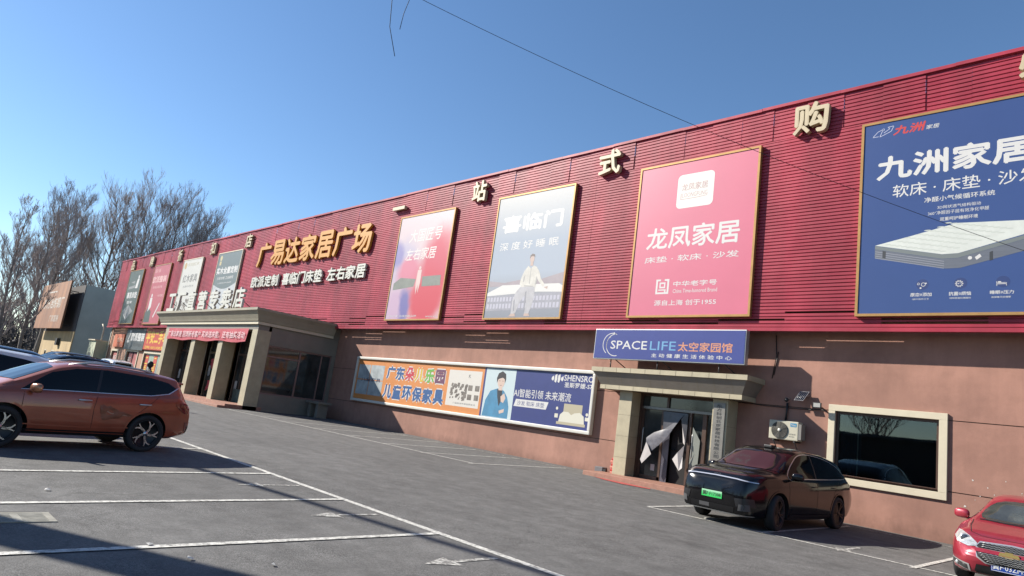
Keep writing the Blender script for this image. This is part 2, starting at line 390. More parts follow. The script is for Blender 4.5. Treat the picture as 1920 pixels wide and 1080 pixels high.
# drain grate
dx, dy = -8.92, -17.88
t = thing("drain_grate", "worn cream storm drain grate set in the asphalt at the left", "drain", (dx, dy, GZ(dx, dy)))
z = GZ(dx, dy)
f = MB()
for a in ((-.25, .25, -.42, -.37), (-.25, .25, .19, .26), (-.25, -.21, -.37, .19), (.21, .25, -.37, .19)): f.box(dx + a[0], dx + a[1], dy + a[2], dy + a[3], z - .02, z + 0.012)
f.build("frame", mat("drain_concrete", S(164, 161, 148), 0.85, var=0.3, vscale=7), t)
f = MB()
for k in range(6):
    xx = dx - 0.195 + k * 0.067
    f.box(xx, xx + .045, dy - .36, dy - .12, z + .004, z + 0.011); f.box(xx, xx + .045, dy - .04, dy + .185, z + .004, z + 0.011)
f.box(dx - 0.2, dx + 0.2, dy - 0.119, dy - 0.041, z + .003, z + 0.010)
f.build("grille", mat("drain_metal", S(158, 156, 144), 0.8, var=0.3, vscale=9), t)
f = MB(); f.box(dx - 0.33, dx + 0.21, dy - 0.42, dy + 0.24, z + 0.0005, z + 0.003); f.build("pit_shade", INTER, t)  # flat near-black sheet painted for the shade under and beside the grate
# litter
LIT = mat("paper_scrap", S(215, 212, 205), 0.8)
for i, (x, y, s) in enumerate(((-10.58, -17.38, .045), (-7.49, -17.05, .035), (-6.89, -16.86, .04), (-6.5, -16.2, .03))):
    m = MB(); z = GZ(x, y); a = rnd.random() * 6
    pts = [(x + s * math.cos(a + k * 1.57) * (1 + .4 * rnd.random()), y + s * math.sin(a + k * 1.57), z + 0.012 + 0.02 * rnd.random()) for k in range(4)]
    m.add(pts + [(x, y, z + 0.035)], [(0, 1, 4), (1, 2, 4), (2, 3, 4), (3, 0, 4)])
    single(m, "paper_scrap", LIT, "small crumpled white paper scrap lying on the asphalt", "litter", (x, y, z), "paper scraps on the asphalt")

# ------------------------------------------------------------------ the furniture store
store = thing("furniture_store", "long furniture store clad above in ribbed red metal over brown stucco walls", "building", (-38, 0, 0))
XL, XR = -81.4, 14.0
CY = -0.57      # front of the cladding
slot_rnd = random.Random(4)
def rib_profile(z0, z1, pitch, h):
    out = []; z = z0
    while z < z1 - 1e-3:
        p = min(pitch, z1 - z)
        out += [(z, 0.0), (z + p * 0.22, 0.0), (z + p * 0.27, h), (z + p * 0.58, h), (z + p * 0.97, h)]
        z += p
    out.append((z1, 0.0)); return out
def rib_sheet(mb, xsn, prof, y, jit=0.0, wav=0.0, slots=0):
    n = len(prof)
    for a, b in zip(xsn, xsn[1:]):
        o0 = rnd.uniform(-jit, jit); tz = rnd.uniform(-jit, jit) * 0.6
        vs = []
        for x in (a, b):
            w = wav * math.sin(x * 0.37) * math.sin(x * 0.11 + 1)
            for (z, h) in prof: vs.append((x, y - h - o0 + w * math.sin(z * 1.1), z + tz))
        op = [slot_rnd.random() < q for q in (.0, .45, .35, .15, .28, .22, .1)] if slots else []  # random rib openings, added to let sun streaks onto the wall below
        mb.add(vs, [(i, n + i, n + i + 1, i + 1) for i in range(n - 1) if not (slots and i % 5 < 3 and i // 5 < len(op) and op[i // 5])])
xsn = []; x = XL
while x < XR: xsn.append(x); x += rnd.uniform(1.2, 2.6)
xsn.append(XR)
c = MB(); rib_sheet(c, xsn, rib_profile(5.13, 11.07, 0.105, 0.030), CY + 0.030, 0.002, 0.008, 6)
c.build("cladding", M_CLAD, store)
xs2 = []; x = XL
while x < XR: xs2.append(x); x += 1.06
xs2.append(XR)
c = MB(); rib_sheet(c, xs2, rib_profile(11.07, 12.2, 0.118, 0.026), CY + 0.035, 0.016, 0.008)
c.build("parapet_cladding", M_CLAD, store)
c = MB(); x = XL - .03
while x < XR:
    q = rnd.uniform(1.6, 3.2); dz_ = rnd.uniform(-.012, .012); c.box(x, min(x + q, XR), CY - 0.05 + rnd.uniform(-.01, .01), CY + 0.35, 12.17 + dz_, 12.265 + dz_); x += q
c.build("parapet_cap", M_CLAD, store)
c = MB(); c.box(XL - .03, XR, CY - 0.03, CY + 0.10, 5.03, 5.135); c.build("cladding_edge_trim", M_CLAD, store)
c = MB(); c.box(XL, XL + 0.1, CY + 0.07, 30, 5.1, 12.17); c.box(XL, XL + 0.25, 0.0, 30, -0.5, 5.04); c.build("end_wall", GREYWALL, store)
c = MB(); c.box(XL + .1, XR, CY + 0.36, 30, 11.6, 11.8); c.build("roof", GREYWALL, store)

def wall_cells(mb, x0, x1, z0, z1, y, th, opens):
    xs_ = sorted({x0, x1} | {o[0] for o in opens} | {o[1] for o in opens}); zs_ = sorted({z0, z1} | {o[2] for o in opens} | {o[3] for o in opens})
    for a, b in zip(xs_, xs_[1:]):
        for p, q in zip(zs_, zs_[1:]):
            cx, cz = (a + b) / 2, (p + q) / 2
            if any(o[0] < cx < o[1] and o[2] < cz < o[3] for o in opens): continue
            mb.add([(a, y, p), (b, y, p), (b, y, q), (a, y, q)], [(0, 1, 2, 3)])
    for o in opens:
        a, b, p, q = o
        mb.add([(a, y, p), (a, y + th, p), (a, y + th, q), (a, y, q)], [(0, 1, 2, 3)])
        mb.add([(b, y, p), (b, y + th, p), (b, y + th, q), (b, y, q)], [(3, 2, 1, 0)])
        mb.add([(a, y, q), (b, y, q), (b, y + th, q), (a, y + th, q)], [(3, 2, 1, 0)])
        mb.add([(a, y, p), (b, y, p), (b, y + th, p), (a, y + th, p)], [(0, 1, 2, 3)])
WIN = (-7.25, -4.75, 1.15, 2.91)
DOOR = (-13.58, -10.62, 0.1, 2.93)
w = MB(); g0 = 0.022
# courses of stucco with narrow recessed joints between them
courses = [(-0.6, 1.19), (1.19 + g0, 2.9), (2.9 + g0, 6.4)]
for (a, b) in courses:
    ops = []
    for o in (WIN, DOOR):
        p, q = max(a, o[2]), min(b, o[3])
        if q > p: ops.append((o[0], o[1], p, q))
    wall_cells(w, -34.8, XR, a, b, 0.0, 0.22, ops)
w.build("wall", M_STUCCO, store)
w = MB()
for zz in (1.19, 2.9):
    for a, b in ((-34.8, DOOR[0]), (DOOR[1], WIN[0]), (WIN[1], XR)): w.box(a, b, 0.018, 0.05, zz - .01, zz + g0 + .01)
w.build("wall_joint", mat("joint_dark", (0.07, 0.04, 0.03), 0.9), store)
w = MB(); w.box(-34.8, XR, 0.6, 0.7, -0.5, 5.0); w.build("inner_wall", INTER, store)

# right-hand window
wf = MB()
for a in ((-7.42, -4.57, 2.905, 3.075), (-7.42, -4.57, 0.98, 1.155), (-7.42, -7.245, 1.155, 2.905), (-4.755, -4.57, 1.155, 2.905)):
    wf.bbox(a[0], a[1], -0.06, 0.02, a[2], a[3], 0.008)
win = wf.build("window", TRIM, store)
wf = MB()
for a in ((-7.24, -4.76, 2.83, 2.90), (-7.24, -4.76, 1.16, 1.23), (-7.24, -7.17, 1.23, 2.83), (-4.83, -4.76, 1.23, 2.83)): wf.box(a[0], a[1], 0.06, 0.12, a[2], a[3])
wf.build("frame", BROWNF, win)
wf = MB(); wf.box(-7.17, -4.83, 0.09, 0.10, 1.23, 2.83)
wf.build("pane", pane_mat("window_glass", (0.55, 0.62, 0.62)), win)
wf = MB()
pts = [(-7.15 + i * 0.035, 0.20 + 0.025 * math.sin(i * 1.9)) for i in range(16)]
for a, b in zip(pts, pts[1:]): wf.add([(a[0], a[1], 1.16), (b[0], b[1], 1.16), (b[0], b[1], 2.9), (a[0], a[1], 2.9)], [(0, 1, 2, 3)])
wf.build("curtain", mat("blue_curtain", S(52, 82, 100), 0.9), win)
wf = MB(); wf.box(-6.72, -6.69, 0.17, 0.172, 1.16, 2.9); wf.build("curtain_edge", WHITE, win)

# far left shop fronts under the cladding
w = MB()
D1, D2, D3 = (-79.4, -77.3, -0.4, 2.68), (-74.2, -70.6, -0.4, 2.75), (-68.6, -63.0, -0.4, 2.72)
wall_cells(w, XL, -48.3, -0.5, 6.4, 0.0, 0.2, [D1, D2, D3])
w.build("shop_wall", mat("shop_stucco", S(196, 150, 122), 0.8, var=0.08), store)
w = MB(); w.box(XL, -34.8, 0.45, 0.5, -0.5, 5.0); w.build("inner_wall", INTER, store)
for d, nm in ((D1, 1), (D2, 2), (D3, 3)):
    f = MB()
    f.box(d[0] - .22, d[0] - .002, -0.07, 0.05, -0.4, d[3] + .2); f.box(d[1] + .002, d[1] + .2, -0.07, 0.05, -0.4, d[3] + .2); f.box(d[0] - .002, d[1] + .002, -0.07, 0.05, d[3] + .002, d[3] + .2)
    dr = f.build("shop_door", TRIM, store)
    f = MB(); f.box(d[0], d[1], 0.1, 0.12, -0.4, d[3]); f.build("pane", SHOPGLASS if nm < 3 else mat("pale_shop_panel", S(178, 196, 178), 0.4, var=0.08), dr)
    f = MB()
    if nm < 3:
        for k in range(1 if nm == 1 else 2):
            a = d[0] + 0.5 + k * 1.45 if nm == 2 else d[0] + .35
            f.box(a, a + 1.15, 0.085, 0.095, 0.6, d[3] - .1)
        f.build("poster", mat("pink_poster", S(196, 108, 104), 0.6, var=0.2, vscale=2.5), dr)
        f2 = MB(); text(f2, "家具", d[0] + .45, 1.2, d[0] + 1.35, 2.3, 0.08, 0.02); f2.build("lettering", WHITE, dr)
    else:
        for a in (-68.45, -66.05, -63.75): f.box(a, a + .95, 0.085, 0.095, 0.0, 2.6)
        f.build("banner_strip", mat("red_strip", S(206, 66, 44), 0.6, var=0.1), dr)
        f = MB()
        for a in (-68.35, -65.95, -63.65):
            for k, ch in enumerate("二手车"): text(f, ch, a, 1.75 - k * .75, a + .75, 2.4 - k * .75, 0.08, 0.03)
        f.build("lettering", mat("yellow_print", S(238, 200, 60), 0.6), dr)
        f = MB()
        for a in (-67.2, -64.9):
            for k in range(3): f.box(a + k * .3, a + .14 + k * .3, 0.085, 0.095, 0.0, 1.9)
        f.build("door_stile", SILVERF, dr)

# ---- main portico
PX0, PX1, PY = -48.7, -34.4, -4.75
pz = -0.3
pm = MB()
pm.box(PX0, PX1 - 0.001, PY + .62, 0.0, 4.46, 5.1)
port = pm.build("portico", STONE_D, store)
pm = MB()
prof = [(-0.02, 4.46), (-0.10, 4.46), (-0.10, 4.62), (-0.16, 4.63), (-0.20, 4.75), (-0.30, 4.98), (-0.42, 5.15), (-0.45, 5.16), (-0.45, 5.29), (-0.02, 5.29)]
def cornice_ring(mb, prof, x0, x1, yf, yb):
    """profile (out, z) run along left side, front and right side of a rectangular block, mitred"""
    n = len(prof); vs = []
    for (o, zz) in prof: vs.append((x0 + o, yb, zz))
    for (o, zz) in prof: vs.append((x0 + o, yf + o, zz))
    for (o, zz) in prof: vs.append((x1 - o, yf + o, zz))
    for (o, zz) in prof: vs.append((x1 - o, yb, zz))
    fs = []
    for s in range(3):
        for i in range(n):
            j = (i + 1) % n
            fs.append((s * n + i, s * n + j, (s + 1) * n + j, (s + 1) * n + i))
    mb.add(vs, fs)
cornice_ring(pm, prof, PX0 - .9, PX1, PY, CY + 0.12)
pm.build("cornice", mat("cornice_stone", S(172, 164, 142), 0.6, var=0.1, vscale=1.2), port)
pm = MB(); cornice_ring(pm, [(-0.105, 4.47), (-0.115, 4.47), (-0.115, 4.61), (-0.105, 4.61)], PX0 - .9, PX1, PY, CY + .12); pm.build("cornice_band", TRIM, port)
pm = MB(); pm.box(PX0 - .9, PX1, PY, CY, 5.23, 5.285); pm.build("roof_slab", GREYWALL, port)
pm = MB(); pm.box(PX0 + .0, PX1 - .0, PY + .001, PY + .6, 4.2, 4.46); pm.build("lintel", STONE_D, port)
for a in (PX0, -43.6, -39.35, PX1 - .66):
    pm = MB(); pm.bbox(a, a + .66, PY, PY + .75, pz, 4.2, 0.012); pm.build("pillar", STONE, port)
pm = MB(); pm.box(PX0 + .001, PX0 + .35, PY + .76, -.02, pz, 4.455)
pm.build("side_wall", STONE_D, port)
pm = MB()
for a, b, p, q in ((PY + .76, -4.0, pz, 4.455), (-4.0, -0.02, pz, 0.95), (-4.0, -0.02, 3.5, 4.455), (-0.22, -.02, .95, 3.5)):
    pm.box(PX1 - .3, PX1 - .02, a, b, p, q)
pm.build("side_wall", STONE_D, port)
pm = MB()
for a, b, p, q in ((-4.0, -3.93, .95, 3.5), (-0.29, -0.22, .95, 3.5), (-3.93, -.29, .95, 1.03), (-3.93, -.29, 3.42, 3.5), (-2.15, -2.06, 1.03, 3.42), (-3.93, -2.15, 2.9, 2.97), (-.85, -.78, 1.03, 3.42)):
    pm.box(PX1 - .17, PX1 - .09, a, b, p, q)
sw = pm.build("window", mat("pink_frame", S(150, 118, 112), 0.5), port)
pm = MB(); pm.box(PX1 - .14, PX1 - .13, -3.93, -.29, 1.03, 3.42); pm.build("pane", SHOPGLASS, sw)
for k in range(6):   # stone panel seams
    pass
# entrance wall of the portico with its three door sets
ey = PY + 1.0
for i, (a, b) in enumerate(((PX0 + .66, -43.6), (-42.94, -39.35), (-38.69, PX1 - .66))):
    pm = MB()
    pm.box(a, b, ey, ey + .08, 3.75, 4.46); pm.box(a, a + .09, ey, ey + .08, pz, 3.75); pm.box(b - .09, b, ey, ey + .08, pz, 3.75)
    pm.box(a + .09, b - .09, ey, ey + .08, 2.85, 2.98); mid = (a + b) / 2; pm.box(mid - .05, mid + .05, ey, ey + .08, pz, 2.85); pm.box(mid - .04, mid + .04, ey, ey + .08, 2.98, 3.75)
    for q in (.27, .73):
        xx = a + (b - a) * q; pm.box(xx - .03, xx + .03, ey, ey + .08, pz, 2.85)
    d = pm.build("entrance_door", BROWNF if i != 1 else mat("olive_frame", S(120, 106, 80), 0.4), port)
    pm = MB(); pm.box(a + .09, b - .09, ey + .03, ey + .04, pz, 3.75); pm.build("pane", SHOPGLASS, d)
    pm = MB()
    for q in (.15, .4, .6, .85):
        xx = a + (b - a) * q; h = rnd.uniform(.3, .7); zz = rnd.uniform(.9, 1.9); pm.box(xx - .16, xx + .16, ey - .012, ey - .004, zz, zz + h)
    pm.build("notice", mat("notice_paper", S(170, 176, 172), 0.6, var=0.3, vscale=3), d)
    if i == 1:
        pm = MB(); text(pm, "家", a + .5, 1.95, a + 1.3, 2.6, ey - .01, 0.05); text(pm, "具", a + .5, .6, a + 1.3, 1.25, ey - .01, 0.05)
        text(pm, "口", a + 2.45, .55, a + 3.4, 1.25, ey - .01, 0.09); text(pm, "入", a + 2.5, 1.95, a + 3.3, 2.6, ey - .01, 0.05)
        pm.build("lettering", mat("pink_red_print", S(214, 84, 92), 0.5), d)
    elif i == 2:
        pm = MB(); pm.box(a + .4, b - .4, ey - .02, ey - .012, 0.0, 1.0); pm.build("lower_decal", mat("teal_decal", S(70, 96, 92), 0.5, var=0.5, vscale=4), d)
pm = MB(); pm.box(PX0, PX1, PY - .9, PY + 1.0, -0.45, GZ(-41, -4) + .16); pm.bbox(PX0 - .1, PX1 + .1, PY - 1.3, PY - .9, -0.45, GZ(-41, -5) + .08, .01)
pm.build("step", PINKTILE, port)
t = thing("door_curtain", "torn clear plastic strip curtain hanging in the middle door of the big portico", "curtain", (-40.5, ey - .1, 0))
pm = MB(); pm.add([(-40.6, ey - .05, 2.75), (-39.6, ey - .06, 2.75), (-40.6, ey - .4, 1.1), (-41.2, ey - .3, 1.25)], [(0, 3, 2, 1)])
pm.build("strip", mat("plastic_sheet", S(190, 194, 190), 0.3, alpha=0.75, var=0.1), t)

w = MB(); r7 = random.Random(2)
for (fx, fz, fr_) in ((-4.05, 1.55, .03), (-3.75, 1.42, .022), (-3.62, 1.28, .016), (-3.9, 1.2, .018), (-4.2, .92, .04), (-3.4, 1.62, .02), (-4.0, 1.1, .014), (-3.3, 1.1, .018), (-3.5, .9, .012), (-3.1, 1.4, .02)):
    w.poly([(fx + fr_ * .6 * r7.uniform(.7, 1.3) * math.cos(k * .7), fz + fr_ * .6 * r7.uniform(.7, 1.3) * math.sin(k * .7)) for k in range(9)], -.004)
w.build("paint_fleck", WHITE, store)

# ---- right-hand entrance with its canopy
GD = GZ(-12, 0)
pm = MB(); pm.bbox(-14.6, -9.9, -1.55, 0.2, -0.4, GD + .13, .01)
cano = pm.build("entrance_step", PINKTILE, store)
pm = MB()
pl = MB(); pl.bbox(-14.12, -13.6, -.62, -.001, 0.0, 2.93, .01)
for zz in (.72, 1.42, 2.12): pl.box(-14.124, -13.596, -.624, -.002, zz, zz + .008, 1)
pl.build("pillar", [STONE, mat("stone_seam", (0.2, 0.17, 0.12), 0.9)], store)
pl = MB(); pl.bbox(-10.62, -10.12, -.62, -.001, 0.0, 2.93, .01)
for zz in (.72, 1.42, 2.12): pl.box(-10.624, -10.116, -.624, -.002, zz, zz + .008, 1)
pl.build("pillar", [STONE, MATS["stone_seam"]], store)
def cano_part(name, prof, m, x0=-14.72, x1=-9.65, yf=-.8):
    b = MB(); cornice_ring(b, prof, x0, x1, yf, 0.0); return b.build(name, m, store)
cp = MB(); cornice_ring(cp, [(-0.03, 2.95), (-0.06, 3.06), (-0.30, 3.50), (-0.30, 3.62), (0.3, 3.62), (0.3, 2.95)], -14.72, -9.65, -.8, 0.0)
can = cp.build("entrance_canopy", STONE_D, store)
cp = MB(); cornice_ring(cp, [(-0.05, 2.93), (-0.08, 2.93), (-0.08, 3.07), (-0.05, 3.07)], -14.72, -9.65, -.8, 0.0); cp.build("lower_band", STONE, can)
cp = MB(); cornice_ring(cp, [(-0.28, 3.49), (-0.335, 3.49), (-0.335, 3.64), (-0.28, 3.64)], -14.72, -9.65, -.8, 0.0); cp.build("upper_band", STONE, can)
cp = MB(); cp.box(-14.7, -9.67, -.78, -.001, 2.94, 2.99); cp.box(-14.9, -9.45, -1.05, -.001, 3.575, 3.615); cp.build("slab", STONE_D, can)
cp = MB()
for i in range(9):
    xx = -14.45 + i * 0.575
    cp.add([(xx, -.872, 3.08), (xx + .02, -.872, 3.08), (xx + .02, -1.095, 3.485), (xx, -1.095, 3.485)], [(0, 1, 2, 3)])
    for (yy, za, zb) in ((-1.138, 3.495, 3.635), (-.883, 2.935, 3.065)): cp.box(xx - .12, xx - .108, yy - .0, yy + .01, za, zb)
cp.build("seam", MATS["stone_seam"], can)
# door set
pm = MB()
dz0 = GD + .13
for a in ((-13.6, -13.5, dz0, 2.93), (-10.72, -10.62, dz0, 2.93), (-13.5, -10.72, 2.86, 2.93)): pm.box(a[0], a[1], -.12, -.02, a[2], a[3])
pm.box(-13.5, -10.72, -.16, -.02, 2.42, 2.52); pm.box(-11.68, -11.58, -.14, -.02, dz0, 2.42); pm.box(-12.55, -12.47, -.12, -.02, 2.52, 2.86)
pm.box(-11.2, -11.06, -.12, -.02, dz0, 2.42)
dr = pm.build("entrance_door", BROWNF, store)
pm = MB(); pm.box(-13.5, -10.72, -.065, -.055, 2.52, 2.86); pm.build("transom_pane", SHOPGLASS, dr)
pm = MB(); pm.box(-13.5, -12.62, -.065, -.055, dz0, 2.42); pm.box(-11.58, -10.72, -.065, -.055, dz0, 2.42); pm.build("pane", SHOPGLASS, dr)
pm = MB()
for a, b in ((-13.5, -13.40), (-12.72, -12.62)): pm.box(a, b, -.10, -.03, dz0, 2.42)
pm.box(-13.42, -12.63, -.10, -.03, dz0, dz0 + .12); pm.build("door_leaf", BROWNF, dr)
pm = MB(); pm.tube([(-13.36, -.14, 1.0), (-13.36, -.16, 1.1), (-13.36, -.16, 1.7), (-13.36, -.14, 1.8)], .016); pm.tube([(-11.5, -.14, 1.0), (-11.5, -.16, 1.1), (-11.5, -.16, 1.7), (-11.5, -.14, 1.8)], .016); pm.build("handle", SILVERF, dr)
pm = MB(); pm.box(-12.36, -11.68, .05, .1, dz0, 2.42); pm.build("dark_opening", INTER, dr)  # near-black panel standing in for the unlit doorway
PLAST = mat("grey_curtain", S(92, 92, 96), 0.35, var=0.15)
PLW = mat("pale_curtain_flap", S(205, 198, 194), 0.45, var=0.06)
pm = MB(); pm.box(-12.61, -12.37, -.09, -.07, dz0, 2.42); pm.build("sliding_panel", mat("smoked_panel", S(96, 94, 104), 0.25, var=.1), dr)
pm = MB(); pm.box(-13.4, -10.72, -.18, -.161, 2.43, 2.51); pm.build("track_cover", mat("brushed_steel", S(150, 148, 142), 0.35, 0.5), dr)
pm = MB(); text(pm, "推", -13.2, 1.15, -13.08, 1.27, -.072, .02); pm.box(-13.0, -12.85, -.072, -.068, .45, .65); pm.build("door_sticker", PLW, dr)
t = thing("door_curtain", "grey plastic door curtain with its pale corner flung to the left post", "curtain", (-12.9, -.3, 1.3))
pm = MB()
pm.add([(-12.62, -.17, 2.40), (-12.2, -.17, 2.40), (-11.80, -.17, 2.40), (-11.94, -.19, 2.23), (-12.18, -.24, 1.86), (-12.55, -.22, 1.80)], [(0, 5, 4, 3, 2, 1)])
pm.build("sheet", mat("curtain_sheet", S(84, 82, 86), 0.3, var=0.25, vscale=5), t)
pm = MB(); r6 = [(-12.55, -.24, 1.80), (-12.25, -.26, 1.87), (-12.17, -.26, 1.84), (-12.33, -.30, 1.58), (-12.58, -.33, 1.30), (-12.86, -.36, 1.05), (-13.06, -.36, 1.34), (-13.10, -.32, 1.48), (-12.85, -.27, 1.68)]
pm.add(r6 + [(-12.62, -.33, 1.50)], [(i, (i + 8) % 9, 9) for i in range(9)], 0, True); pm.build("lifted_sheet", mat("curtain_lit", S(150, 146, 150), 0.3, col2=S(96, 94, 100), vscale=3.5, alpha=.82), t)  # paler copy of the curtain grey, lit and shaded tones put into its colour
pm = MB(); pm.add([(-13.03, -.40, 1.34), (-12.90, -.41, 1.16), (-12.79, -.42, .98), (-13.09, -.46, .64), (-13.17, -.45, .76), (-13.10, -.42, 1.05)], [(0, 5, 4, 3, 2, 1)]); pm.build("corner_flap", PLW, t)
t = thing("door_curtain", "grey plastic door curtain with a big pale flap beside the right post", "curtain", (-11.8, -.3, 1.3))
pm = MB(); pm.add([(-11.79, -.18, 2.40), (-11.69, -.18, 2.40), (-11.69, -.2, 1.5), (-11.76, -.2, 1.48), (-11.92, -.2, 2.2)], [(0, 4, 3, 2, 1)]); pm.build("sheet", MATS["curtain_sheet"], t)
pm = MB(); pm.add([(-11.81, -.28, 1.96), (-11.68, -.30, 1.56), (-11.66, -.30, 1.40), (-11.74, -.28, 1.48)], [(0, 3, 2, 1)])
pm.add([(-11.66, -.32, 1.40), (-11.86, -.36, 1.15), (-12.03, -.36, .92), (-11.74, -.40, .60), (-11.64, -.38, .70), (-11.70, -.30, 1.05)], [(0, 1, 2, 3, 4, 5)]); pm.build("corner_flap", PLW, t)
t = thing("door_curtain", "grey strip curtain sheet behind the right door leaf", "curtain", (-11.3, -.2, 1.2))
pm = MB(); pm.add([(-11.5, -.155, 2.0), (-11.22, -.16, 1.6), (-11.25, -.16, .55), (-11.55, -.155, .62)], [(0, 3, 2, 1)]); pm.build("sheet", mat("curtain_greenish", S(140, 144, 136), 0.4), t)
# things by the entrance
t = thing("name_plaque", "tall grey company plaque with a column of dark characters on the stone pillar", "sign", (-10.37, -.64, 2.0))
pm = MB(); pm.bbox(-10.565, -10.185, -.655, -.63, 1.08, 2.80, .006); pm.build("board", mat("plaque_grey", S(150, 146, 138), 0.4, 0.3, var=0.15), t)
pm = MB()
for k, ch in enumerate("东方科创北京家居科技有限公司"): text(pm, ch, -10.46, 2.66 - k * .115, -10.29, 2.755 - k * .115, -.659, .02)
pm.build("lettering", mat("plaque_ink", (0.03, 0.03, 0.03), 0.6), t)
t = thing("red_mat", "flat red mat scrap lying in front of the entrance step", "mat", (-12.6, -2.0, 0))
pm = MB(); pts = [(-14.1, -1.62), (-12.9, -1.60), (-11.9, -1.66), (-11.7, -1.9), (-12.6, -2.1), (-13.4, -1.95)]
pm.add([(a, b, GZ(a, b) + .012) for a, b in pts], [tuple(range(5, -1, -1))]); pm.build("sheet", mat("red_felt", S(190, 84, 76), 0.9, var=0.1), t)
t = thing("red_packaging", "crumpled red packaging leaning on the foot of the left entrance pillar", "packaging", (-14.4, -.4, GD))
pm = MB()
for k in range(7):
    zz = GD + k * .09; a = -14.36 + rnd.uniform(-.03, .03); pm.bbox(a, a + .18, -.42, -.28, zz, zz + .088, .02, k % 2)
pm.build("bundle", [mat("red_wrap", S(200, 50, 44), 0.4), mat("pink_wrap", S(214, 130, 112), 0.5)], t)
t = thing("carton", "small grey box beside the red packaging at the wall foot", "box", (-14.75, -.4, GD))
pm = MB(); pm.bbox(-14.95, -14.62, -.5, -.22, GD, GD + .26, .015); pm.build("carton_body", mat("grey_carton", S(120, 116, 118), 0.7, var=0.1), t)
pm = MB(); pm.box(-14.60, -14.48, -.5, -.4, GD, GD + .22); pm.build("black_side", BLACK, t)

# ------------------------------------------------------------------ signs
def letter(ch, x0, z0, x1, z1, y, d, m, label, group, bold=0.028, strut=False):
    b = MB(); text(b, ch, x0, z0, x1, z1, y, bold, d, res=2)
    o = single(b, "sign_letter", m, label, "letter", ((x0 + x1) / 2, y, z0), group)
    if strut:
        s_ = MB(); s_.tube([((x0 + x1) / 2, y, z0 + .55), ((x0 + x1) / 2, y + 1.1, z0 - .12)], .02); s_.tube([(x0 + .2, y + .03, z0), (x0 + .2, y + .03, z1 - .1)], .018)
        st = s_.build("strut", DARKM, o, o.location[:])
    return o
TOPR = [("品", -77.05, -76.0), ("牌", -71.03, -70.0), ("折", -63.2, -62.25), ("扣", -55.6, -54.62), ("店", -48.85, -47.8)]
for i, (ch, a, b) in enumerate(TOPR):
    letter(ch, a, 10.93, b, 11.95, CY - .03, .14, CREAM, "cream raised letter %s on the red parapet, %s from the left end" % (ch, ("first", "second", "third", "fourth", "fifth")[i]), "cream letters along the parapet")
for ch, a, b, z0, z1, w_ in (("一", -30.03, -28.95, 11.36, 11.54, "thin bar above the pink artist poster"), ("站", -23.55, -22.6, 10.93, 11.95, "above the gap left of the pale mattress poster"), ("式", -16.13, -15.1, 10.98, 11.98, "left of the plain pink poster top"), ("购", -8.6, -7.54, 11.02, 12.02, "between the pink and blue posters"), ("物", -3.0, -1.95, 11.05, 12.05, "cut by the right edge of the view")):
    letter(ch, a, z0, b, z1, CY - .03, .16, CREAM, "cream raised letter %s on the parapet, %s" % (ch, w_), "cream letters along the parapet", 0.03 if ch != "一" else 0.02)
for i, ch in enumerate("广易达家居广场"):
    a = -46.15 + i * 2.085
    letter(ch, a, 9.22 + .05, a + 1.93, 11.0, CY - .03, .14, GOLD, "big gold letter %s on the red cladding, %s in its word" % (ch, ("first", "second", "third", "fourth", "fifth", "sixth", "last")[i]), "big gold letters of the store name", 0.034)
words = ["欧派定制", "喜临门床垫", "左右家居"]; pos = -46.4
adv = (46.4 - 31.7) / 14.0
k = 0.0
for wd in words:
    for ch in wd:
        a = pos + k * adv
        letter(ch, a, 7.82, a + adv * .94, 8.62, CY - .03, .12, LETW, "white letter %s of the word %s in the row under the gold name" % (ch, wd), "white letters under the gold name", 0.034)
        k += 1
    k += 0.5
PL_X = [(-48.75 + 1.83 * i, -48.75 + 1.83 * i + 1.36) for i in range(7)]
for i, ch in enumerate("工厂直营专卖店"):
    letter(ch, PL_X[i][0], 5.34, PL_X[i][1], 6.52, PY - .15, .12, LETW, "white standing letter %s on the portico roof edge, %s of seven" % (ch, ("first", "second", "third", "fourth", "fifth", "sixth", "last")[i]), "white letters standing on the portico", 0.034, True)

def frame_mb(x0, x1, z0, z1, yb, yf, w_):
    f = MB()
    f.box(x0, x1, yf, yb, z1 - w_, z1); f.box(x0, x1, yf, yb, z0, z0 + w_); f.box(x0, x0 + w_, yf, yb, z0 + w_, z1 - w_); f.box(x1 - w_, x1, yf, yb, z0 + w_, z1 - w_)
    return f
def poster(label, x0, x1, z0, z1, panel, frame=BRONZE, yb=CY, dep=.12, fw=.07, name="poster_billboard", group="posters on the red cladding"):
    t = thing(name, label, "poster", ((x0 + x1) / 2, yb, z0), group)
    frame_mb(x0, x1, z0, z1, yb - .01, yb - dep - .02, fw).build("frame", frame, t)
    b = MB(); b.box(x0 + fw, x1 - fw, yb - dep, yb - .01, z0 + fw, z1 - fw); b.build("panel", panel, t)
    return t, yb - dep - .0012
def lettering(t, items, m, y, name="lettering", res=2):
    b = MB()
    for it in items:
        s, x0, z0, x1, z1 = it[:5]; text(b, s, x0, z0, x1, z1, y, it[5] if len(it) > 5 else 0.0, res=res, slant=it[6] if len(it) > 6 else 0.0)
    return b.build(name, m, t)
def shape(t, name, m, y, polys):
    b = MB()
    for k_, p in enumerate(polys): b.poly(p, y - .00016 * k_)
    return b.build(name, m, t)
def disc(cx, cz, r, n=20, sx=1.0): return [(cx + sx * r * math.cos(2 * math.pi * k / n), cz + r * math.sin(2 * math.pi * k / n)) for k in range(n)]
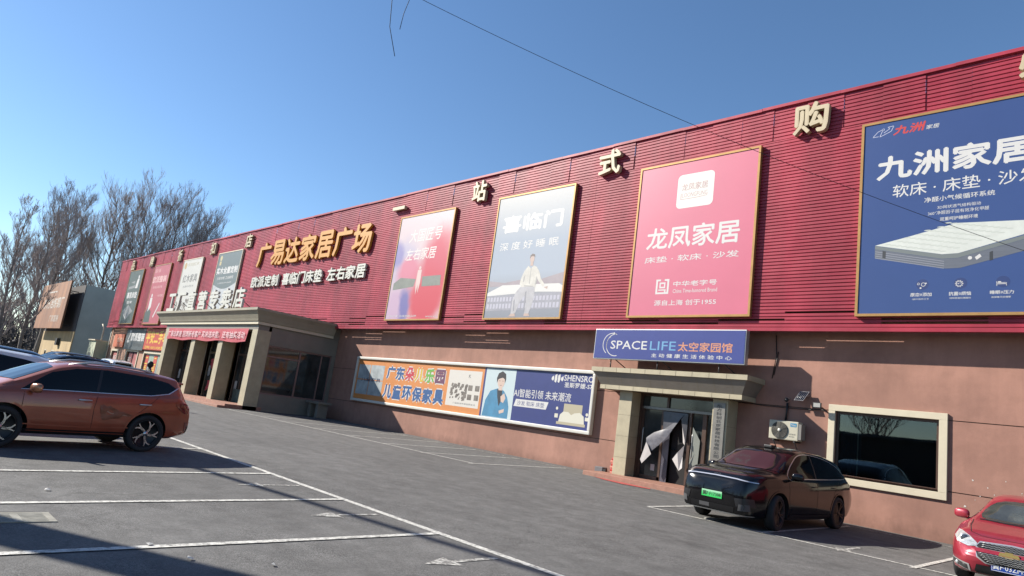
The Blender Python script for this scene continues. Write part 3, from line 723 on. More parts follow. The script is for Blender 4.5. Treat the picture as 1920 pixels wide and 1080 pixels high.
def ring(b, cx, cz, r0, r1, y, a0=0, a1=360, n=28, sx=1.0):
    for k in range(n):
        p, q = R(a0 + (a1 - a0) * k / n), R(a0 + (a1 - a0) * (k + 1) / n)
        b.poly([(cx + sx * r0 * math.cos(p), cz + r0 * math.sin(p)), (cx + sx * r1 * math.cos(p), cz + r1 * math.sin(p)), (cx + sx * r1 * math.cos(q), cz + r1 * math.sin(q)), (cx + sx * r0 * math.cos(q), cz + r0 * math.sin(q))], y)
def blob_mat(name, base, blobs, rough=0.4):
    """printed artwork made of soft colour clouds, each (cx, cz, rx, rz, colour) in the print's own metres"""
    m = bpy.data.materials.new(name); m.use_nodes = True
    n = m.node_tree.nodes; l = m.node_tree.links; p = n["Principled BSDF"]; p.inputs["Roughness"].default_value = rough
    t = n.new("ShaderNodeTexCoord"); x = n.new("ShaderNodeTexNoise"); x.inputs["Scale"].default_value = 0.8; x.inputs["Detail"].default_value = 3
    l.new(t.outputs["Object"], x.inputs["Vector"])
    w = n.new("ShaderNodeVectorMath"); w.operation = 'MULTIPLY_ADD'; w.inputs[1].default_value = (.9, 0, .9); l.new(x.outputs["Color"], w.inputs[0]); l.new(t.outputs["Object"], w.inputs[2])
    cur = None
    for (cx, cz, rx, rz, col) in blobs:
        mp = n.new("ShaderNodeMapping"); mp.inputs["Location"].default_value = (-(cx + .45) / rx, 0, -(cz + .45) / rz); mp.inputs["Scale"].default_value = (1 / rx, 0, 1 / rz); l.new(w.outputs[0], mp.inputs[0])
        ln_ = n.new("ShaderNodeVectorMath"); ln_.operation = 'LENGTH'; l.new(mp.outputs[0], ln_.inputs[0])
        mr = n.new("ShaderNodeMapRange"); mr.interpolation_type = 'SMOOTHSTEP'; mr.inputs[1].default_value = 1.15; mr.inputs[2].default_value = .45; l.new(ln_.outputs["Value"], mr.inputs[0])
        mx = n.new("ShaderNodeMix"); mx.data_type = 'RGBA'; l.new(mr.outputs[0], mx.inputs[0])
        if cur is None: mx.inputs[6].default_value = (*base, 1)
        else: l.new(cur, mx.inputs[6])
        mx.inputs[7].default_value = (*col, 1); cur = mx.outputs[2]
    l.new(cur, p.inputs["Base Color"]); return m
PW = mat("print_white", S(226, 224, 220), 0.5)
PG = mat("print_grey", S(150, 152, 152), 0.5)
GREEN_D = mat("dark_green_print", S(78, 92, 86), 0.45, var=0.05)

# poster 1
t, y = poster("tall dark green poster with a pale mattress, far left of the row", -76.95, -72.42, 5.36, 10.86, GREEN_D)
lettering(t, [("慕思床垫", -76.3, 7.94, -73.0, 8.6, .04), ("软床", -75.8, 7.4, -74.1, 7.7, .02)], PW, y)
shape(t, "mattress_print", PG, y, [[(-76.6, 6.7), (-74.9, 7.3), (-73.2, 6.62), (-75.0, 5.8)], [(-76.3, 9.15), (-74.3, 9.3), (-74.3, 9.0), (-76.3, 8.9)], [(-75.9, 9.6), (-74.6, 9.75), (-74.6, 9.45)]])
shape(t, "figure_print", PW, y, [disc(-73.6, 10.1, .2, 12), [(-73.9, 9.9), (-73.3, 9.9), (-73.4, 8.95), (-74.2, 8.95)], [(-76.4, 6.5), (-75.0, 5.95), (-75.0, 5.8), (-76.6, 6.6)]])
# poster 2
t, y = poster("narrow rose red poster with a standing figure, second from the left", -69.16, -64.56, 5.3, 10.92, mat("rose_print", S(196, 92, 104), 0.45, var=0.06))
lettering(t, [("欧派整装", -68.9, 9.2, -65.1, 9.85, .04), ("高端全案定制", -68.4, 8.66, -65.8, 8.9, .0), ("一站式家居", -66.7, 7.84, -65.1, 8.06, .01), ("欧派", -68.7, 10.2, -67.2, 10.55, 0)], mat("print_pink", S(238, 190, 186), 0.5), y)
shape(t, "figure_print", PW, y, [disc(-68.1, 8.0, .18, 12), [(-68.4, 7.8), (-67.8, 7.8), (-67.7, 6.9), (-68.4, 6.5)], [(-66.6, 6.0), (-65.5, 7.3), (-65.4, 7.15), (-66.4, 5.9)]])
shape(t, "dark_print", GREEN_D, y, [[(-69.0, 5.5), (-67.3, 5.5), (-67.4, 6.5), (-68.5, 6.9), (-69.0, 6.4)]])
# poster 3
t, y = poster("off white poster with grey brush characters above the portico letters", -61.35, -56.9, 5.36, 10.9, mat("ivory_print", S(216, 214, 206), 0.5, var=0.04), frame=TRIM)
lettering(t, [("红木家具", -60.7, 8.85, -57.4, 9.55, .015), ("古典中式红木", -60.3, 8.42, -57.8, 8.6)], mat("print_ink", S(88, 92, 94), 0.6), y)
lettering(t, [("东阳红木", -60.2, 10.25, -57.6, 10.55)], mat("print_tan", S(170, 160, 130), 0.6), y)
shape(t, "emblem_print", mat("print_tan2", S(186, 160, 110), 0.6), y, [disc(-60.7, 10.35, .3, 16)])
b = MB(); rnd2 = random.Random(3)
for k in range(70):
    cx, cz = rnd2.uniform(-61.1, -57.2), rnd2.uniform(5.6, 7.5); s_ = rnd2.uniform(.06, .2); b.poly(disc(cx, cz, s_, 7), y - .0001 * k)
b.build("furniture_print", mat("print_furniture", S(120, 112, 104), 0.6, var=0.4, vscale=4), t)
# poster 4
t, y = poster("grey green poster with bold white words, just left of the gold letters", -53.6, -49.08, 5.36, 10.9, mat("slate_print", S(108, 120, 120), 0.45, var=0.05), frame=TRIM)
lettering(t, [("实木全屋定制", -53.35, 9.15, -49.4, 9.72, .045), ("沙发衣柜 卫浴橱柜", -53.0, 8.72, -49.9, 8.95, .01), ("实木家具定制专家品牌", -52.7, 8.4, -50.1, 8.5)], PW, y)
arc = [(-53.5 + 4.3 * k / 12, 8.4 - .42 * math.sin(math.pi * k / 12)) for k in range(13)]
shape(t, "room_print", mat("print_pale", S(196, 200, 202), 0.5, var=0.15, vscale=1.5), y, [[(-53.5, 5.45), (-49.2, 5.45)] + arc[::-1]])
shape(t, "emblem_print", mat("print_straw", S(206, 190, 140), 0.5), y - .0009, [disc(-52.95, 10.45, .22, 12), [(-53.12, 10.2), (-52.78, 10.2), (-52.78, 9.9), (-53.12, 9.9)]])

# poster: artist on red and violet
t, y = poster("faded pink and red poster with a tiny figure before a green sofa", -29.15, -24.68, 5.43, 10.9,
    blob_mat("sunset_print", S(222, 200, 202), [(-1.4, 3.0, 1.3, 1.4, S(196, 186, 206)), (-.8, 2.5, 1.2, .9, S(222, 130, 150)), (1.4, 2.6, 1.5, 2.3, S(214, 74, 94)), (.9, 1.0, 1.9, 1.8, S(216, 66, 80)), (-1.5, .6, 1.1, 1.5, S(206, 172, 196)), (-.75, .7, .55, 1.2, S(120, 112, 172)), (-2.0, 3.4, .6, .9, S(150, 140, 190))]))
lettering(t, [("大国匠号", -28.1, 9.42, -25.5, 10.1, .012, .12), ("左右家居", -28.2, 8.48, -25.75, 9.1, .012, .12)], mat("print_offwhite", S(240, 228, 222), 0.5), y - .0018)
SOFA = mat("print_sofa", S(120, 126, 116), 0.5, var=0.2, vscale=2.0)
shape(t, "sofa_print", SOFA, y - .0006, [[(-28.85, 7.0), (-27.1, 7.12), (-27.0, 7.5), (-28.3, 7.62), (-28.85, 7.35)], [(-26.45, 7.1), (-25.0, 7.1), (-25.05, 7.6), (-26.5, 7.6)]])
shape(t, "figure_print", mat("print_flesh", S(226, 196, 190), 0.5), y - .0012, [disc(-26.78, 8.05, .09, 10), [(-26.93, 7.95), (-26.63, 7.95), (-26.6, 7.3), (-26.7, 6.75), (-26.76, 7.2), (-26.86, 6.7), (-26.96, 7.3)]])
lettering(t, [("左右沙发 全球家居品牌", -28.95, 5.6, -26.5, 5.7), ("家居生活馆", -25.75, 5.58, -24.85, 5.64)], PW, y - .0012, res=1)
# poster: mattress man
t, y = poster("pale blue grey poster of a seated man in white on a mattress", -21.68, -17.22, 5.43, 10.92,
    grad_mat("dawn_print", [(0.0, S(142, 146, 156)), (0.2, S(162, 164, 170)), (0.36, S(174, 184, 198)), (0.6, S(160, 172, 188)), (1.0, S(184, 184, 182))], lo=0.0, hi=5.5))
lettering(t, [("喜临门", -21.2, 9.2, -17.7, 9.98, .05), ("深 度 好 睡 眠", -21.2, 8.42, -17.8, 8.78, .008)], PW, y)
shape(t, "hill_print", mat("print_hill", S(164, 152, 158), 0.5, var=0.14, vscale=1.2), y, [[(-21.6, 6.85), (-17.3, 6.85), (-17.3, 7.3), (-18.6, 7.05), (-19.6, 7.1), (-20.6, 7.0), (-21.6, 7.12)]])
shape(t, "mattress_print", PW, y - .0006, [[(-21.6, 6.58), (-20.7, 6.9), (-17.5, 6.85), (-17.3, 6.75), (-17.3, 6.5), (-18.6, 6.55), (-21.6, 6.45)]])
shape(t, "mattress_side_print", mat("print_mauve", S(158, 158, 168), 0.5, var=0.12, vscale=6), y - .0009, [[(-21.6, 6.44), (-17.3, 6.5), (-17.3, 5.85), (-21.6, 5.8)]])
b = MB()
for k in range(22):
    a = -21.5 + k * .19; b.poly([(a, 6.2), (a + .12, 6.2), (a + .12, 6.38), (a, 6.38)], y - .0015); b.poly([(a, 5.9), (a + .12, 5.9), (a + .12, 6.1), (a, 6.1)], y - .0015)
b.build("stitch_print", mat("print_stitch", S(192, 190, 204), 0.5), t)
SHIRT = mat("print_cream", S(214, 210, 200), 0.5, var=0.14, vscale=4)
shape(t, "shirt_print", SHIRT, y - .0018, [[(-19.30, 7.66), (-19.14, 7.54), (-19.0, 7.66), (-18.8, 7.58), (-18.7, 7.35), (-18.74, 6.95), (-18.76, 6.66), (-19.6, 6.64), (-19.56, 7.0), (-19.5, 7.45)],
    [(-18.82, 7.57), (-18.66, 7.42), (-18.5, 7.08), (-18.26, 6.83), (-18.34, 6.74), (-18.62, 6.98), (-18.76, 7.15)], [(-19.46, 7.52), (-19.62, 7.2), (-19.68, 6.92), (-19.44, 6.72), (-19.36, 6.79), (-19.5, 6.98), (-19.42, 7.3)]])
shape(t, "shirt_fold_print", mat("print_fold", S(176, 174, 170), 0.5), y - .0024, [[(-19.14, 7.54), (-19.11, 7.54), (-19.1, 6.9), (-19.15, 6.9)], [(-19.5, 7.2), (-19.4, 7.28), (-19.44, 7.0), (-19.5, 6.98)], [(-18.78, 7.2), (-18.7, 7.1), (-18.73, 6.9), (-18.8, 6.8)], [(-19.4, 6.85), (-18.9, 6.8), (-18.9, 6.76), (-19.4, 6.8)]])
shape(t, "trousers_print", mat("print_linen", S(186, 184, 188), 0.5, var=0.14, vscale=4), y - .0024, [[(-19.62, 6.78), (-19.2, 6.78), (-19.25, 6.5), (-19.55, 6.1), (-19.72, 5.68), (-19.98, 5.66), (-19.98, 6.2), (-19.85, 6.55)], [(-19.25, 6.78), (-18.8, 6.76), (-18.75, 6.45), (-18.82, 6.0), (-18.95, 5.66), (-19.2, 5.66), (-19.18, 6.2), (-19.3, 6.55)]])
shape(t, "trouser_fold_print", mat("print_fold_grey", S(150, 150, 156), 0.5), y - .003, [[(-19.3, 6.55), (-19.22, 6.6), (-19.2, 6.2), (-19.22, 5.7), (-19.26, 6.2)], [(-19.9, 6.2), (-19.84, 6.3), (-19.8, 5.8), (-19.86, 5.75)]])
SKIN_P = mat("print_skin", S(198, 172, 160), 0.5, var=0.1, vscale=6)
shape(t, "head_print", SKIN_P, y - .0024, [disc(-19.13, 7.93, .155, 16, .78), [(-19.2, 7.65), (-19.04, 7.65), (-19.04, 7.85), (-19.2, 7.85)], [(-18.3, 6.72), (-18.08, 6.76), (-18.1, 6.64)], [(-20.1, 5.55), (-19.7, 5.55), (-19.74, 5.67), (-19.97, 5.67)], [(-19.22, 5.56), (-18.88, 5.56), (-18.95, 5.67), (-19.2, 5.67)]])
shape(t, "hair_print", mat("print_hair", S(118, 104, 100), 0.6), y - .0027, [[(-19.27, 7.95), (-19.26, 8.1), (-19.15, 8.17), (-19.02, 8.13), (-18.97, 7.98), (-19.0, 8.03), (-19.12, 8.06), (-19.22, 8.04)]])
# poster: plain pink
t, y = poster("plain pink poster with a white rounded logo square on top", -14.15, -9.6, 5.45, 10.96, mat("pink_print", S(224, 116, 140), 0.4, var=0.04, vscale=0.4))
def rrect(x0, x1, z0, z1, r, n=5):
    o = []
    for cx, cz, a in ((x1 - r, z1 - r, 0), (x0 + r, z1 - r, 90), (x0 + r, z0 + r, 180), (x1 - r, z0 + r, 270)):
        o += [(cx + r * math.cos(R(a + 90 * k / n)), cz + r * math.sin(R(a + 90 * k / n))) for k in range(n + 1)]
    return o
shape(t, "logo_square", mat("logo_white", S(236, 236, 228), 0.5), y, [rrect(-12.54, -11.16, 9.22, 10.43, .16)])
lettering(t, [("龙凤家居", -12.37, 9.84, -11.38, 10.1, .01), ("LOONGFUNG", -12.33, 9.6, -11.38, 9.76, .0)], mat("print_mauve2", S(196, 158, 156), 0.5), y - .0012)
shape(t, "logo_stroke", MATS["print_mauve2"], y - .0012, [[(-12.39, 9.53), (-11.75, 9.54), (-11.38, 9.57), (-11.38, 9.585), (-11.75, 9.56), (-12.39, 9.55)], [(-12.39, 9.53), (-12.365, 9.53), (-12.365, 9.76), (-12.39, 9.76)]])
lettering(t, [("龙凤家居", -13.6, 7.83, -10.12, 8.62, .022), ("床垫 · 软床 · 沙发", -13.6, 7.36, -10.1, 7.58, .012), ("中华老字号", -12.36, 6.49, -10.77, 6.67, .02), ("China Time-honored Brand", -12.36, 6.27, -10.75, 6.4), ("源自上海 创于1955", -13.05, 5.85, -10.75, 6.04, .015)], PW, y)
b = MB()
for p in ((-13.04, -12.97, 6.25, 6.76), (-12.6, -12.53, 6.25, 6.76), (-12.97, -12.86, 6.7, 6.76), (-12.71, -12.6, 6.7, 6.76), (-12.97, -12.6, 6.25, 6.31), (-12.9, -12.67, 6.6, 6.65), (-12.9, -12.85, 6.5, 6.6), (-12.72, -12.67, 6.5, 6.6), (-12.9, -12.67, 6.45, 6.5), (-12.93, -12.64, 6.37, 6.41), (-12.7, -12.64, 6.31, 6.37)):
    b.poly([(p[0], p[2]), (p[1], p[2]), (p[1], p[3]), (p[0], p[3])], y)
b.build("seal_mark", PW, t)
# poster: blue
t, y = poster("large blue poster with a white mattress at the right edge", -6.62, -2.14, 5.42, 10.97, mat("blue_print", S(66, 88, 142), 0.3, var=0.04, vscale=0.4))
lettering(t, [("九洲", -5.82, 10.47, -5.08, 10.74, .05, .25)], mat("print_red", S(206, 50, 52), 0.5), y)
lettering(t, [("家居", -5.02, 10.48, -4.72, 10.6, .01, .2)], PW, y)
b = MB()
for p, q in (((-6.33, 10.52), (-6.2, 10.66)), ((-6.33, 10.52), (-6.18, 10.52)), ((-6.2, 10.66), (-6.1, 10.7)), ((-6.15, 10.5), (-6.08, 10.68)), ((-6.15, 10.5), (-5.95, 10.58)), ((-6.05, 10.6), (-5.9, 10.7)), ((-5.95, 10.75), (-5.8, 10.76)), ((-5.8, 10.76), (-5.86, 10.62)), ((-5.86, 10.62), (-5.95, 10.58)), ((-5.9, 10.7), (-5.95, 10.75))):
    d = Vector((q[0] - p[0], q[1] - p[1])).normalized() * .008; b.poly([(p[0] - d.y, p[1] + d.x), (q[0] - d.y, q[1] + d.x), (q[0] + d.y, q[1] - d.x), (p[0] + d.y, p[1] - d.x)], y)
ring(b, -6.06, 10.7, .022, .034, y, n=14)
b.build("line_logo", mat("print_lilac", S(200, 204, 226), 0.5), t)
lettering(t, [("九洲家居", -6.2, 9.2, -2.7, 9.9, .04), ("软床 · 床垫 · 沙发", -5.78, 8.66, -2.62, 9.02, .008), ("净醛小气候循环系统", -5.02, 8.42, -3.49, 8.56, .012), ("3D网状透气结构驱动", -4.72, 8.21, -3.78, 8.3), ("360°净醛因子层有效净化甲醛", -4.93, 8.06, -3.61, 8.16), ("双重呵护睡眠环境", -4.66, 7.88, -3.84, 7.98, .012)], PW, y)
lettering(t, [("原态0添加", -5.29, 5.92, -4.81, 6.02, .02), ("抗菌0烦恼", -4.44, 5.92, -3.97, 6.02, .02), ("睡眠0压力", -3.59, 5.93, -3.12, 6.02, .02), ("0胶水制作工艺", -5.25, 5.83, -4.87, 5.875), ("特种防菌抗螨面料", -4.42, 5.835, -3.97, 5.88), ("高弹簧无扰睡眠", -3.56, 5.835, -3.18, 5.88)], PW, y, res=1)
shape(t, "mattress_print", mat("print_quilt", S(222, 226, 218), 0.6, var=0.06, vscale=5), y - .0006, [[(-6.17, 7.36), (-5.3, 7.55), (-4.28, 7.79), (-2.45, 7.68), (-2.3, 7.53), (-2.93, 7.36), (-4.25, 7.0), (-4.6, 7.0)]])
shape(t, "mattress_band_print", mat("print_greygreen", S(120, 128, 128), 0.5), y - .0009, [[(-6.17, 7.35), (-4.6, 6.995), (-4.25, 6.995), (-2.3, 7.5), (-2.3, 7.41), (-4.25, 6.88), (-4.6, 6.88), (-6.17, 7.26)]])
shape(t, "mattress_side_print", mat("print_slate", S(104, 110, 122), 0.5, var=0.1, vscale=8, aniso=(0.2, 1, 3)), y - .0009, [[(-6.17, 7.255), (-4.6, 6.875), (-4.25, 6.875), (-2.3, 7.405), (-2.3, 7.12), (-4.2, 6.62), (-4.5, 6.62), (-6.17, 7.02)]])
b = MB(); A_, B_, C_ = Vector((-5.85, 7.36)), Vector((-4.5, 7.06)), Vector((-4.35, 7.72))
for iu in range(11):
    for iv in range(7):
        q_ = A_ + (B_ - A_) * (iu + .5 * (iv % 2)) / 10.6 + (Vector((-2.95, 7.62)) - B_ + Vector((0.15, 0))) * iv / 7.4
        if q_.x < -2.45: b.poly([(q_.x + .085 * math.cos(k * .9), q_.y + .016 * math.sin(k * .9)) for k in range(7)], y - .0010)
b.build("quilting_print", mat("print_quilt_shade", S(204, 209, 200), 0.6), t)
b = MB()
for k in range(4):
    o_ = k * .06; b.poly([(-6.16, 7.2 - o_), (-4.55, 6.82 - o_), (-4.55, 6.80 - o_), (-6.16, 7.18 - o_)], y - .0015)
b.build("stripe_print", mat("print_stripe", S(142, 146, 158), 0.5), t)
shape(t, "handle_print", mat("print_charcoal", S(52, 56, 62), 0.5), y - .0018, [[(-5.98, 7.2), (-5.9, 7.18), (-5.9, 6.98), (-5.98, 7.0)], [(-3.6, 6.98), (-3.53, 7.0), (-3.53, 6.78), (-3.6, 6.76)]])
shape(t, "tag_print", PW, y - .0018, [disc(-4.0, 6.86, .045, 12), [(-3.9, 6.87), (-3.8, 6.95), (-3.76, 6.88), (-3.86, 6.8)]])
for cx in (-5.05, -4.22, -3.36):
    b = MB(); b.poly(disc(cx + .03, 6.23, .14, 20), y); b.build("icon_disc", mat("print_navy", S(52, 70, 122), 0.4), t)
b = MB()
ring(b, -5.11, 6.25, .02, .03, y - .0012, n=12); ring(b, -5.0, 6.23, .04, .052, y - .0012, n=12); b.poly(disc(-5.06, 6.14, .022, 10), y - .0012); b.poly(disc(-4.94, 6.26, .018, 10), y - .0012)
ring(b, -4.22, 6.22, .055, .068, y - .0012); 
for k in range(10): b.poly(disc(-4.22 + .08 * math.cos(k * .628), 6.22 + .08 * math.sin(k * .628), .012, 6), y - .0012)
b.poly(disc(-4.24, 6.22, .014, 8), y - .0012); b.poly(disc(-4.2, 6.235, .012, 8), y - .0012)
for p in ((-3.46, -3.26, 6.17, 6.185), (-3.46, -3.448, 6.13, 6.24), (-3.272, -3.26, 6.13, 6.21), (-3.44, -3.28, 6.2, 6.212), (-3.43, -3.37, 6.215, 6.24)): b.poly([(p[0], p[2]), (p[1], p[2]), (p[1], p[3]), (p[0], p[3])], y - .0012)
b.build("icon_print", PW, t)

# long low billboard on the stucco wall
t = thing("wall_billboard", "long white framed billboard, orange half and blue half, on the stucco wall", "billboard", (-23.7, 0, 1.3))
X0, X1, Z0, Z1 = -31.85, -15.6, 1.28, 3.6
f = MB()
f.bbox(X0, X1, -.2, -.01, Z1 - .13, Z1, .03); f.bbox(X0, X1, -.2, -.01, Z0, Z0 + .13, .03); f.bbox(X0, X0 + .13, -.2, -.01, Z0 + .12, Z1 - .12, .03); f.bbox(X1 - .13, X1, -.2, -.01, Z0 + .12, Z1 - .12, .03)
f.build("frame", WHITE, t)
f = MB(); f.box(X0 + .1, -21.66, -.12, -.012, Z0 + .1, Z1 - .1); f.build("orange_panel", mat("orange_print", S(224, 144, 76), 0.5, var=0.05), t)
f = MB(); f.box(-21.659, X1 - .1, -.12, -.012, Z0 + .1, Z1 - .1); f.build("blue_panel", mat("indigo_print", S(56, 66, 128), 0.4, var=0.05), t)
y = -.1212
COLS = {"广": S(40, 92, 150), "东": S(40, 92, 150), "朵": S(206, 52, 72), "儿": S(224, 190, 60), "乐": S(110, 180, 70), "园": S(112, 62, 96)}
OUT = mat("print_outline", S(228, 224, 220), 0.5)
bo = MB()
xx = -28.95
b2 = {}
for i, ch in enumerate("广东朵儿乐园"):
    a = xx + i * .79; text(bo, ch, a - .04, 2.51, a + .76, 3.27, y, .14); bb = MB(); text(bb, ch, a, 2.56, a + .72, 3.22, y - .0015, .05); b2[i] = (ch, bb)
for i, ch in enumerate("儿童环保家具"):
    a = xx - .1 + i * .82; text(bo, ch, a - .04, 1.58, a + .79, 2.36, y, .14); bb = MB(); text(bb, ch, a, 1.63, a + .75, 2.31, y - .0015, .05); b2[10 + i] = ("广", bb)
bo.build("lettering_outline", OUT, t)
blue = MB()
for k, (ch, bb) in b2.items():
    if ch in "广东": blue.add(bb.v, bb.f)
    else: bb.build("lettering", mat("print_" + {"朵": "crimson", "儿": "yellow", "乐": "green", "园": "plum"}[ch], COLS[ch], 0.5), t)
blue.build("lettering", mat("print_blue", COLS["广"], 0.5), t)
shape(t, "photo_card", mat("print_card", S(176, 184, 186), 0.5, var=0.25, vscale=2.2), y, [[(-31.6, 1.66), (-30.5, 1.66), (-30.5, 2.4), (-31.6, 2.4)], [(-30.45, 1.66), (-29.2, 1.66), (-29.2, 2.4), (-30.45, 2.4)], [(-31.6, 2.45), (-30.5, 2.45), (-30.5, 3.2), (-31.6, 3.2)], [(-30.45, 2.45), (-29.2, 2.45), (-29.2, 3.2), (-30.45, 3.2)]])
lettering(t, [("儿童家具", -31.2, 2.34, -29.4, 2.54, .02)], mat("print_deepblue", S(44, 60, 92), 0.5), y - .0015)
shape(t, "price_card", mat("print_paper", S(228, 222, 212), 0.5), y, [[(-24.02, 1.68), (-21.8, 1.68), (-21.8, 3.26), (-24.02, 3.26)]])
b = MB(); r3 = random.Random(5)
for k in range(46):
    cx, cz = r3.uniform(-23.75, -22.7), r3.uniform(2.0, 2.62); s_ = r3.uniform(.03, .1); b.poly([(cx - s_, cz - s_), (cx + s_, cz - s_ * .6), (cx + s_, cz + s_), (cx - s_ * .5, cz + s_)], y - .0004 - .00012 * k)
for cx in (-22.45, -22.0):
    for cz in (2.1, 2.5): b.poly([(cx - .14, cz - .1), (cx + .14, cz - .1), (cx + .14, cz + .14), (cx - .14, cz + .14)], y - .0012)
b.build("furniture_print", MATS["print_furniture"], t)
lettering(t, [("儿童家具环保品质生活", -23.5, 1.78, -22.0, 1.85), ("K", -22.65, 2.95, -22.5, 3.1)], MATS["print_ink"], y - .0012, res=1)
# blue half
shape(t, "portrait_ground", mat("print_mist", S(206, 222, 224), 0.5), y, [[(-21.55, 1.42), (-19.75, 1.42), (-19.75, 3.44), (-21.55, 3.44)]])
shape(t, "jacket_print", mat("print_azure", S(70, 140, 178), 0.5, var=0.15, vscale=3), y - .0012, [[(-21.5, 1.44), (-19.95, 1.44), (-19.95, 1.9), (-20.1, 2.3), (-20.35, 2.55), (-20.75, 2.62), (-21.15, 2.5), (-21.4, 2.1)]])
shape(t, "shirt_print", mat("print_black", S(40, 44, 52), 0.5), y - .0018, [[(-20.75, 2.6), (-20.45, 2.6), (-20.4, 2.2), (-20.55, 1.9), (-20.7, 2.3)]])
shape(t, "head_print", mat("print_face", S(222, 196, 180), 0.5), y - .0021, [disc(-20.57, 2.9, .26, 18, .82), [(-20.68, 2.55), (-20.46, 2.55), (-20.46, 2.75), (-20.68, 2.75)], [(-20.5, 2.3), (-20.3, 2.45), (-20.2, 2.25), (-20.3, 2.05), (-20.45, 2.1)], [(-20.5, 1.72), (-20.2, 1.82), (-20.2, 1.68), (-20.45, 1.6)]])
shape(t, "hair_print", mat("print_darkhair", S(42, 36, 40), 0.5), y - .0024, [[(-20.82, 2.85), (-20.86, 3.05), (-20.78, 3.25), (-20.55, 3.35), (-20.34, 3.24), (-20.3, 3.02), (-20.34, 2.86), (-20.38, 3.02), (-20.5, 3.08), (-20.66, 3.04), (-20.76, 3.0)]])
shape(t, "face_print", mat("print_features", S(120, 80, 74), 0.5), y - .0027, [[(-20.7, 2.93), (-20.62, 2.93), (-20.62, 2.95), (-20.7, 2.95)], [(-20.52, 2.93), (-20.44, 2.93), (-20.44, 2.95), (-20.52, 2.95)], [(-20.63, 2.77), (-20.51, 2.77), (-20.53, 2.75), (-20.61, 2.75)]])
lettering(t, [("SHENSRO", -17.15, 3.15, -15.72, 3.38, .02), ("圣斯罗嫒-S7", -17.1, 2.9, -15.74, 3.1, .02), ("AI智能引领 未来潮流", -19.75, 2.36, -16.7, 2.7, .01)], PW, y)
shape(t, "product_box", PW, y, [[(-19.68, 1.99), (-17.9, 1.99), (-17.8, 2.28), (-19.58, 2.28)]])
lettering(t, [("沙发 软床 床垫", -19.5, 2.04, -18.0, 2.23, .0)], MATS["indigo_print"], y - .0012)
b = MB()
for k in range(4):
    o_ = (k - 1.5) * .16
    b.poly([(-17.5 + o_ - .05, 3.05 + abs(o_) * .5), (-17.5 + o_ + .03, 3.02 + abs(o_) * .4), (-17.42 + o_, 3.2), (-17.5 + o_ + .06, 3.42 - abs(o_) * .4), (-17.5 + o_ - .04, 3.38 - abs(o_) * .5), (-17.55 + o_, 3.2)], y)
b.build("emblem_print", PW, t)
shape(t, "headboard_print", mat("print_beige", S(190, 180, 152), 0.5), y, [[(-17.0, 1.75), (-16.1, 1.75), (-16.1, 2.3), (-17.0, 2.3)], [(-17.3, 1.52), (-15.9, 1.52), (-15.9, 1.62), (-17.3, 1.62)]])
shape(t, "bed_print", mat("print_bedlinen", S(226, 222, 204), 0.5), y - .0012, [[(-17.2, 1.62), (-15.95, 1.62), (-16.0, 1.9), (-16.2, 2.02), (-16.45, 1.98), (-16.6, 1.9), (-16.75, 2.0), (-17.0, 2.0), (-17.15, 1.88)], [(-17.42, 1.75), (-17.25, 1.75), (-17.25, 1.9), (-17.42, 1.9)], disc(-15.86, 1.98, .06, 10), disc(-17.33, 2.1, .06, 10), [(-15.93, 1.75), (-15.78, 1.75), (-15.78, 1.88), (-15.93, 1.88)]])

# box sign above the right entrance
t = thing("box_sign", "blue violet box sign on posts above the right entrance canopy", "sign", (-12.4, -.95, 3.6))
SX0, SX1, SZ0, SZ1 = -15.22, -9.54, 3.95, 5.0
b = MB(); b.bbox(SX0, SX1, -.92, -.72, SZ0, SZ1, .01); b.build("casing", SILVERF, t)
b = MB(); b.box(SX0 + .03, SX1 - .03, -.93, -.915, SZ0 + .03, SZ1 - .03); b.build("face_panel", mat("violet_print", S(70, 80, 150), 0.35, var=0.06, vscale=0.8), t)
y = -.9312
lettering(t, [("SPACE", -14.5, 4.31, -13.0, 4.60, .012), ("主 动 健 康 生 活 体 验 中 心", -12.8, 4.07, -9.95, 4.20, .015)], PW, y)
lettering(t, [("LIFE", -12.88, 4.31, -11.9, 4.60, .008)], mat("print_sky", S(110, 170, 214), 0.5), y)
lettering(t, [("太空家园馆", -11.82, 4.29, -9.95, 4.59, .02)], mat("print_apricot", S(222, 150, 112), 0.5), y)
b = MB(); ring(b, -14.45, 4.47, .37, .395, y, 62, 235, 30); ring(b, -14.3, 4.45, .37, .395, y, 90, 285, 30); ring(b, -14.38, 4.46, .30, .31, y, 120, 210, 18); b.poly(disc(-14.4, 4.86, .028, 10), y - .0006)
b.build("orbit_mark", PW, t)
b = MB()
for xx in (-14.5, -12.6, -10.4): b.tube([(xx, -.82, 3.64), (xx, -.82, 3.96)], .022); b.tube([(xx + .15, -.8, 3.97), (xx + .4, -.02, 3.55)], .018)
b.build("post", DARKM, t)

# signs of the far left shops
def shopsign(label, x0, x1, z0, z1, m, yb, name="shop_sign"):
    t = thing(name, label, "sign", ((x0 + x1) / 2, yb, z0), "shop signs under the cladding")
    b = MB(); b.bbox(x0, x1, yb - .12, yb, z0, z1, .01); b.build("board", m, t); return t, yb - .1212
t, y = shopsign("small orange shop sign nearest the left end of the store", -79.1, -75.7, 3.1, 4.4, mat("orange_sign", S(224, 124, 86), 0.5), -.06)
lettering(t, [("OUPAI", -77.9, 3.6, -75.9, 4.05, .02)], mat("print_peach", S(244, 208, 176), 0.5), y)
t, y = shopsign("dark grey shop sign with white characters between orange and red signs", -74.95, -68.95, 2.92, 5.0, mat("grey_sign", S(84, 94, 96), 0.5), -.1)
lettering(t, [("欧派整装", -73.2, 3.75, -69.1, 4.6, .05), ("Z", -74.3, 3.6, -73.6, 4.8, .06, .2)], PW, y)
